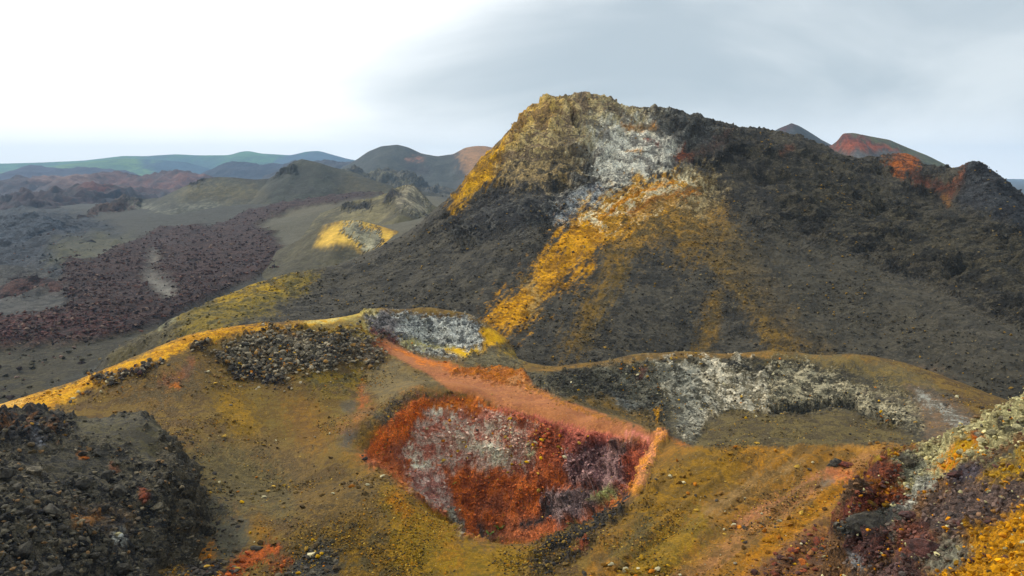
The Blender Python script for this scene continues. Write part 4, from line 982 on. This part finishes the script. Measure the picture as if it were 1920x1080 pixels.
# ================================================================== LOOSE STONES
def ico(sub):
    bmx = __import__('bmesh').new(); __import__('bmesh').ops.create_icosphere(bmx, subdivisions=sub, radius=1.0)
    bmx.verts.ensure_lookup_table()
    v = np.array([q.co[:] for q in bmx.verts], np.float32); f = np.array([[q.index for q in p.verts] for p in bmx.faces], np.int32)
    bmx.free(); return v, f
I1, F_1 = ico(1); I3, F_3 = ico(3)
def rock_shape(seed, v, cuts=9, knob=.22):
    """angular stone: a ball cut by random planes, then roughened"""
    r = np.random.default_rng(seed)
    v = v.copy()
    for _ in range(cuts):
        n = r.normal(size=3); n /= np.linalg.norm(n); d = r.uniform(.45, .8)
        k = v @ n - d
        v -= np.clip(k, 0, None)[:, None] * n[None] * .92
    v *= np.array([1, r.uniform(.6, .95), r.uniform(.45, .75)])
    if len(v) > 50:
        q = v * 2.2 + seed
        v = v * (1 + knob * (billow(q[:, 0], q[:, 1], q[:, 2], 4, seed % 7, gain=.6))[:, None])
    return v.astype(np.float32)
visc = {}
def prep(fd):
    """which points of a landform the photograph sees, and how much picture each covers"""
    G = fd.V2.reshape(fd.nr, fd.nc, 3)
    pxx, pyy = project(*fd.V2.T); pxx = pxx.reshape(fd.nr, fd.nc); pyy = pyy.reshape(fd.nr, fd.nc)
    cm = np.minimum.accumulate(pyy, 0)
    vis = pyy <= cm + 1.5
    a = np.gradient(pxx, axis=1); b = -np.gradient(pyy, axis=0)
    ar = np.clip(a * b, 0, None) * vis
    fd.px = pxx.ravel(); fd.py = pyy.ravel(); fd.ar = ar.ravel()
for f_ in (near_fd, cone_fd, mound_fd, out_fd, valley_fd): prep(f_)
def inpoly(px, py, P):
    ins = np.zeros(len(px), bool)
    for i in range(len(P)):
        x0, y0 = P[i]; x1, y1 = P[(i + 1) % len(P)]
        ins ^= ((y0 > py) != (y1 > py)) & (px < (x1 - x0) * (py - y0) / (y1 - y0 + 1e-12) + x0)
    return ins
def pick(fd, n, P=None, wt=None, seed=0, frame=True):
    w_ = fd.ar.copy()
    if frame: w_ *= (fd.px > -60) & (fd.px < 1980) & (fd.py < 1130)
    if P is not None: w_ *= inpoly(fd.px, fd.py, P)
    if wt is not None: w_ = w_ * wt
    r = np.random.default_rng(seed)
    return r.choice(len(w_), n, p=w_ / w_.sum(), replace=n > 2000)
def rand_rot(n, r):
    q = r.normal(size=(n, 4)); q /= np.linalg.norm(q, axis=1)[:, None]
    w_, x, y, z = q.T
    return np.stack([1-2*(y*y+z*z), 2*(x*y-z*w_), 2*(x*z+y*w_), 2*(x*y+z*w_), 1-2*(x*x+z*z), 2*(y*z-x*w_), 2*(x*z-y*w_), 2*(y*z+x*w_), 1-2*(x*x+y*y)], 1).reshape(n, 3, 3)
I0, F_0 = ico(1) if False else (None, None)
bmv, bmf = ico(1)
lowv = np.array([[0,0,1],[.89,0,.45],[.28,.85,.45],[-.72,.53,.45],[-.72,-.53,.45],[.28,-.85,.45],[.72,.53,-.45],[-.28,.85,-.45],[-.89,0,-.45],[-.28,-.85,-.45],[.72,-.53,-.45],[0,0,-1]], np.float32)
lowf = np.array([[0,1,2],[0,2,3],[0,3,4],[0,4,5],[0,5,1],[1,6,2],[2,7,3],[3,8,4],[4,9,5],[5,10,1],[6,7,2],[7,8,3],[8,9,4],[9,10,5],[10,6,1],[11,7,6],[11,8,7],[11,9,8],[11,10,9],[11,6,10]], np.int32)
lows = [rock_shape(50 + i, lowv, 4) * np.random.default_rng(i).uniform(.8, 1.2, (12, 1)).astype(np.float32) for i in range(12)]
octf = np.array([[0,2,4],[2,1,4],[1,3,4],[3,0,4],[2,0,5],[1,2,5],[3,1,5],[0,3,5]], np.int32)
octv = np.array([[1,0,0],[-1,0,0],[0,1,0],[0,-1,0],[0,0,1],[0,0,-1]], np.float32)
octs = [(octv * np.random.default_rng(80 + i).uniform(.7, 1.25, (6, 1)) * [1.1, .9, .8] + np.random.default_rng(90 + i).uniform(-.3, .3, (6, 3))).astype(np.float32) for i in range(12)]
def rubble(name, fd, pn, n, smin, smax, seed, P=None, wt=None, pal=None, palp=.2, sink=.25, powr=2.2, mat=None, oct8=False, jw=.28):
    """smin, smax: half size in metres"""
    idx = pick(fd, n, P, wt, seed); r = np.random.default_rng(seed + 1)
    size = smin * (1 + ((smax / smin) - 1) * r.random(n) ** powr)
    R = rand_rot(n, r)
    fl = np.array([1.0, 1.0, .75])
    base = np.stack([lows[k] for k in r.integers(0, 12, n)])          # n,12,3
    if oct8: base = np.stack([octs[k] for k in r.integers(0, 12, n)])
    nv = base.shape[1]
    Vv = np.einsum('nij,nkj->nki', R, base) * fl * size[:, None, None]
    jit = r.uniform(-.5, .5, (n, 2)) * np.array(jw)
    pos = fd.V2[idx] + fd.nrm[idx] * (size * (.5 - sink))[:, None]
    pos[:, :2] += jit
    Vv = Vv + pos[:, None]
    tmix = r.random(n)[:, None]
    col = pn.ca[idx] * tmix + pn.cb[idx] * (1 - tmix)
    g = r.uniform(.6, 1.55, n)[:, None]
    col = col * g
    if pal:
        pc = np.stack([srgb(c) for c in pal])[r.integers(0, len(pal), n)]
        m = (r.random(n) < palp)[:, None]
        col = np.where(m, pc * r.uniform(.7, 1.15, n)[:, None], col)
    colv = np.repeat(col, nv, 0).astype(np.float32)
    Fq = ((octf if oct8 else lowf)[None] + (np.arange(n) * nv)[:, None, None]).reshape(-1, 3)
    me = mesh_np(name, Vv.reshape(-1, 3), Fq, mat or M_peb, {'ca': colv, 'cb': colv * .8, 'rk': np.full(n * nv, .5, np.float32)}, smooth=False)
    return link(name, me, kind='stuff')
M_peb = terrain_mat('loose_stone', 6.0, .5, 0.0, .3)
rkn = np.clip(near_pn.rk, 0, 1); mk = near_pn.masks
path = mk['path']; noisew = lambda fd, s, sd: np.clip(.25 + 1.6 * fbm(fd.V[:, 0] / s, fd.V[:, 1] / s, fd.V[:, 2] / s, 3, sd), 0.03, 2) ** 1.6
heapw = np.maximum(mk['heap'], mk.get('crag', 0)); rkm = np.clip(mound_pn.rk, 0, 1)
SC_PAL = [(206,162,56),(196,160,84),(206,196,160),(84,78,70),(190,120,50),(150,120,60)]
rubble('scattered_stones', near_fd, near_pn, 6500, .03, .17, 1, wt=(1 - .95 * path) * noisew(near_fd, 4, 5) * (.3 + rkn), pal=SC_PAL, palp=.28, powr=4.5)
rubble('gravel', near_fd, near_pn, 32000, .018, .05, 2, wt=(1 - .93 * path) * noisew(near_fd, 2.5, 9) * (.3 + (near_fd.py > 700)), pal=[(196,164,90),(70,64,52),(176,124,50),(60,54,44)], palp=.4, powr=1.6, oct8=True)
rubble('heap_stones', near_fd, near_pn, 1500, .06, .22, 3, wt=heapw + .0005, pal=[(168,156,132),(150,116,70),(62,58,54),(124,114,96)], palp=.7, powr=2)
rubble('edge_stones', near_fd, near_pn, 500, .05, .20, 21, P=[(360,650),(430,630),(520,605),(640,610),(740,640),(720,700),(600,720),(520,735),(420,725),(370,690)], pal=[(168,156,132),(150,116,70),(62,58,54)], palp=.8, powr=2.5, sink=.5)
rubble('edge_stones', near_fd, near_pn, 700, .03, .17, 22, P=[(330,800),(380,850),(450,950),(440,1080),(240,1080),(300,950)], pal=[(96,88,72),(62,58,54)], palp=.9, powr=2.5, sink=.45)
rubble('crater_stones', near_fd, near_pn, 3000, .04, .15, 4, wt=np.maximum(mk['bowlrock'], mk['wc']) + .0005, pal=[(64,60,52)], palp=.2, powr=2.4)
rubble('ledge_stones', near_fd, near_pn, 500, .04, .12, 5, wt=mk['ledge'] + .0002, pal=[(60,58,56),(130,106,56)], palp=.4)
rubble('crater_wall_stones', near_fd, near_pn, 2200, .03, .11, 6, wt=mk['crater'] * rkn + .00002, powr=2)
rubble('scree', cone_fd, cone_pn, 30000, .045, .17, 7, jw=.5, wt=noisew(cone_fd, 9, 3) + .3, pal=[(128,114,84),(140,112,60),(46,43,38)], palp=.2, powr=2.5, oct8=True)
rubble('flow_blocks', valley_fd, valley_pn, 16000, .14, .55, 10, wt=valley_pn.masks['flow'] * (1 - .95 * valley_pn.masks['gap']) + .3 * valley_pn.masks['lava'] + .003 + .06 * (valley_fd.py > 645), pal=[(96,66,56),(120,100,88),(48,38,36)], palp=.3, powr=3, oct8=True, jw=(2.0, 7.0))
rubble('mound_stones', mound_fd, mound_pn, 4500, .02, .13, 8, wt=rkm ** 2 + .08, pal=[(122,112,92),(130,104,74),(40,40,42)], palp=.25, powr=3)
rubble('outcrop_stones', out_fd, out_pn, 6500, .014, .085, 9, wt=np.clip(out_pn.rk, 0, 1) + .1, pal=[(206,196,150),(206,140,40),(100,70,60),(84,76,72)], palp=.16, powr=3)

# ---- single stones: prototypes copied one by one
MR = {'basalt': rock_mat('basalt', (88,84,74), (54,51,47)), 'grey': rock_mat('grey_lava', (140,130,110), (84,79,68)), 'ochre': rock_mat('ochre_lava', (176,132,56), (110,88,50)),
      'brown': rock_mat('brown_lava', (110,92,62), (76,66,52)), 'cream': rock_mat('cream_lava', (206,198,156), (150,142,110)), 'red': rock_mat('red_lava', (156,66,44), (96,52,46)),
      'maroon': rock_mat('maroon_lava', (104,70,64), (74,58,56)), 'orange': rock_mat('orange_lava', (204,104,40), (150,70,36))}
I2, F_2 = ico(2)
protos = {}
for mn in MR:
    protos[mn] = [mesh_np('rock', rock_shape(100 + hash_ * 7 + len(mn), I2, 9, .3), F_2, MR[mn], smooth=False) for hash_ in range(6)]
def rock(me, pos, s, r, label, cat, group=None, name='rock', stretch=(1, 1, 1), rot=None):
    o = bpy.data.objects.new(name, me); C.objects.link(o)
    o.location = tuple(float(q) for q in pos); o.scale = (s * stretch[0], s * stretch[1], s * stretch[2])
    o.rotation_euler = rot if rot else (r.uniform(-.5, .5), r.uniform(-.5, .5), r.uniform(0, 6.28))
    o['label'] = label; o['category'] = cat
    if group: o['group'] = group
    return o
WORD = {'basalt': 'black', 'grey': 'grey', 'ochre': 'ochre', 'brown': 'brown', 'cream': 'cream', 'red': 'red', 'maroon': 'maroon', 'orange': 'orange'}
def scatter(fd, n, P, smin, smax, kinds, label, group, seed, powr=1.6, wt=None):
    idx = pick(fd, n * 6, P, wt, seed); r = random.Random(seed); done = []
    for i in idx:
        p = fd.V2[i]; s = smin + (smax - smin) * r.random() ** powr
        if any((p[0]-q[0])**2 + (p[1]-q[1])**2 + (p[2]-q[2])**2 < (.8 * (s + t_)) ** 2 for q, t_ in done): continue
        done.append((p, s))
        k = r.choice(kinds)
        bx0, bx1 = min(q[0] for q in P), max(q[0] for q in P); by0, by1 = min(q[1] for q in P), max(q[1] for q in P)
        u_ = (fd.px[i] - bx0) / (bx1 - bx0); v_ = (fd.py[i] - by0) / (by1 - by0)
        place = ('top ' if v_ < .25 else 'upper ' if v_ < .5 else 'lower ' if v_ < .75 else 'bottom ') + ('far left' if u_ < .2 else 'left' if u_ < .4 else 'middle' if u_ < .6 else 'right' if u_ < .8 else 'far right')
        f3 = (s - smin) / (smax - smin); sz = 'small ' if f3 < .2 else 'mid-sized ' if f3 < .6 else 'large '
        vi = r.randrange(6); shp = ' stone' if vi < 2 else ' angular stone' if vi < 4 else ' flat stone'
        rock(protos[k][vi], p + fd.nrm[i] * s * .15, s, r, sz + WORD[k] + shp + ' at ' + place + ' of ' + label, 'rock', group)
        if len(done) >= n: break
HEAP = [(400,665),(440,640),(480,625),(530,615),(600,620),(640,625),(640,660),(620,690),(560,695),(530,710),(480,708),(440,705),(420,685)]
scatter(near_fd, 64, HEAP, .16, .42, ['grey','grey','grey','brown','basalt','grey','basalt','ochre'], 'the heap below the yellow crest', 'stones in the boulder heap below the yellow crest', 11)
scatter(near_fd, 14, [(650,620),(720,630),(715,680),(660,680)], .14, .30, ['grey','grey','brown'], 'the pile beside the white crater', 'stones beside the white crater', 12)
scatter(near_fd, 12, [(175,720),(190,700),(310,672),(320,684),(240,712)], .12, .30, ['basalt','grey','maroon'], 'the thin ledge under the yellow crest', 'stones of the ledge under the crest', 13)
scatter(mound_fd, 26, [(-10,778),(120,780),(130,820),(60,840),(-10,840)], .10, .24, ['basalt','basalt','brown','basalt','basalt','basalt','ochre'], 'the clump capping the black mound', 'stones capping the black mound', 14)
scatter(mound_fd, 62, [(-10,850),(150,840),(330,900),(290,1000),(270,1090),(-10,1090)], .08, .36, ['basalt','basalt','basalt','grey','brown','basalt','basalt'], 'the black mound slope', 'blocks on the black mound', 15, powr=1.7)
scatter(near_fd, 16, [(540,1075),(600,1015),(640,1040),(640,1079)], .09, .22, ['basalt','grey','brown'], 'the cluster left of the crater', 'stones at the bottom edge', 16)
scatter(near_fd, 12, [(340,1079),(360,1040),(420,1060),(400,1079)], .08, .16, ['basalt','basalt','maroon'], 'the pile beside the orange patch', 'stones beside the orange patch', 17)
scatter(near_fd, 18, [(345,880),(420,900),(450,960),(340,985)], .07, .16, ['basalt','brown'], 'the stones right of the black mound', 'stones right of the black mound', 18)
scatter(near_fd, 26, [(1400,1079),(1440,1050),(1540,970),(1560,1000),(1530,1079)], .09, .24, ['red','red','maroon','orange','maroon'], 'the red pile below the outcrop', 'red stones at the outcrop foot', 19)
scatter(out_fd, 14, [(1590,950),(1625,910),(1660,900),(1660,950)], .06, .14, ['maroon','red','ochre'], 'the outcrop left shoulder', 'maroon stones on the outcrop', 20)
scatter(out_fd, 22, [(1700,850),(1790,820),(1850,790),(1915,760),(1915,800),(1800,870),(1740,900)], .06, .16, ['cream','cream','grey','cream'], 'the outcrop cream crest band', 'cream stones on the outcrop crest', 21)
scatter(out_fd, 14, [(1760,1000),(1900,940),(1915,1079),(1760,1079)], .05, .12, ['maroon','ochre','brown'], 'the gold gravel on the outcrop', 'stones in the gold gravel', 22)

def lone(fd, px, py, half, mat, label, name='boulder', stretch=(1, 1, .7), seed=1, rotz=0.0, lift=.1, knob=.25):
    i = int(np.argmin((fd.px - px) ** 2 + (fd.py - py) ** 2 + 1e6 * (fd.ar <= 0)))
    p = fd.V2[i] + fd.nrm[i] * half * lift
    me = mesh_np(name, rock_shape(seed, I3, 8, knob), F_3, MR[mat], smooth=False)
    return rock(me, p, half, random.Random(seed), label, 'boulder', None, name, stretch, (0.1, .15, rotz))
lone(near_fd, 1568, 868, .5, 'basalt', 'dark boulder with a rusty tail alone on the tan slope left of the outcrop', seed=33, stretch=(.9, .75, .85), knob=.6, lift=-.2)
lone(near_fd, 1594, 870, .5, 'red', 'low rusty rock slab tailing off right of the dark boulder on the tan slope', 'rock_slab', (1.2, .7, .45), 5, -.1, -.1, .6)
lone(out_fd, 1703, 868, .30, 'grey', 'round furrowed grey boulder on the crest of the right outcrop', seed=7, stretch=(1, .9, .85), knob=.35)
lone(out_fd, 1640, 985, .62, 'basalt', 'big dark grey block jutting from the left face of the right outcrop', 'rock_block', (1.1, .8, .7), 9, .3, -.1)
lone(out_fd, 1800, 890, .34, 'maroon', 'long purplish slab below the cream band of the right outcrop', 'rock_slab', (1.3, .6, .4), 11, .5, 0)
lone(out_fd, 1712, 968, .27, 'maroon', 'squat maroon boulder beside the pale vein of the right outcrop', seed=13, stretch=(1, .8, .75))
lone(out_fd, 1745, 1030, .42, 'maroon', 'broad reddish brown boulder near the bottom edge of the right outcrop', seed=15, stretch=(1.1, .9, .8), lift=-.05)
lone(mound_fd, 217, 872, .17, 'brown', 'pointed tan stone standing on the top slope of the black mound', 'stone', (.8, .8, 1.1), 17)
lone(mound_fd, 156, 857, .15, 'orange', 'orange-tan flat stone left of the pointed tan stone on the mound', 'stone', (1.3, .8, .5), 19)
lone(mound_fd, 268, 932, .2, 'red', 'rust red upright stone near the right edge of the black mound', 'stone', (.8, .7, 1.2), 21)
lone(mound_fd, 225, 1008, .2, 'cream', 'pale grey-white stone low on the black mound', 'stone', (1, .9, .8), 23)
lone(near_fd, 482, 1028, .2, 'basalt', 'grey stone resting at the top of the orange-red patch', 'stone', (1.3, .9, .7), 25)

# ================================================================== GREEN PLANTS IN THE RED CRATER
gm = bpy.data.materials.new('leaf_green'); gm.use_nodes = True
b_ = gm.node_tree.nodes['Principled BSDF']; b_.inputs['Roughness'].default_value = .6
nz = N(gm.node_tree, 'ShaderNodeTexNoise'); nz.inputs['Scale'].default_value = 14
L(gm.node_tree, mixc(gm.node_tree, nz.outputs['Fac'], (.07, .17, .015, 1), (.17, .30, .02, 1)), b_.inputs['Base Color'])
def plant(px, py, size, nst, label, seed):
    i = int(np.argmin((near_fd.px - px) ** 2 + (near_fd.py - py) ** 2 + 1e6 * (near_fd.ar <= 0)))
    root = bpy.data.objects.new('fern', None); C.objects.link(root); root.location = tuple(map(float, near_fd.V2[i])); root['label'] = label; root['category'] = 'plant'
    r = random.Random(seed)
    for k in range(nst):
        az = r.uniform(0, 6.28); ln = size * r.uniform(.7, 1.1); lean = r.uniform(.4, 1.1)
        Vv = []; Fc = []
        n = 8
        sd = np.array([-math.sin(az), math.cos(az), 0]); fw = np.array([math.cos(az), math.sin(az), .3])
        for j in range(n):
            t_ = j / (n - 1); out = ln * lean * t_; up = ln * (t_ - .5 * t_ * t_)
            c = np.array([math.cos(az) * out, math.sin(az) * out, up])
            wd = ln * .26 * (1 - t_) ** .6 * min(1, .4 + 2 * t_)
            q = len(Vv)
            Vv += [c - sd * ln * .012, c + sd * ln * .012, c - sd * wd + fw * wd * .5 - np.array([0, 0, wd * .3]), c + sd * wd + fw * wd * .5 - np.array([0, 0, wd * .3])]
            if j:
                Fc += [(q - 4, q - 3, q + 1), (q - 4, q + 1, q), (q - 4, q, q + 2), (q - 3, q + 3, q + 1)]
        me = mesh_np('frond', np.array(Vv), np.array(Fc), gm, smooth=False)
        link('frond', me, root)
plant(936, 994, .46, 13, 'bright green fern tuft growing at the bottom of the red crater', 1)
plant(918, 1003, .34, 9, 'low green fern just left of the larger fern in the red crater', 2)
plant(892, 935, .22, 7, 'tiny green sprig on the orange wall of the red crater', 3)
#@@SPLIT
# ================================================================== HAZE
hm = bpy.data.materials.new('haze'); hm.use_nodes = True
t = hm.node_tree; t.nodes.clear()
pv = N(t, 'ShaderNodeVolumePrincipled'); pv.inputs['Color'].default_value = (0.46, 0.70, 1.0, 1); pv.inputs['Density'].default_value = 0.00020
o_ = N(t, 'ShaderNodeOutputMaterial'); L(t, pv.outputs[0], o_.inputs['Volume'])
hx, hy0, hy1, hz0, hz1 = 3400, -700, 3700, -95, 110
hv = np.array([(sx * hx, yy, zz) for zz in (hz0, hz1) for yy in (hy0, hy1) for sx in (-1, 1)], np.float32)
hq = np.array([(0,2,3,1),(4,5,7,6),(0,1,5,4),(2,6,7,3),(0,4,6,2),(1,3,7,5)])
link('haze', mesh_np('haze', hv, hq, hm, smooth=False), kind='stuff')
print('script done %.1fs' % (time.time() - T0), 'tris', sum(sum(len(p.vertices) - 2 for p in m.polygons[:1]) * len(m.polygons) for m in bpy.data.meshes))
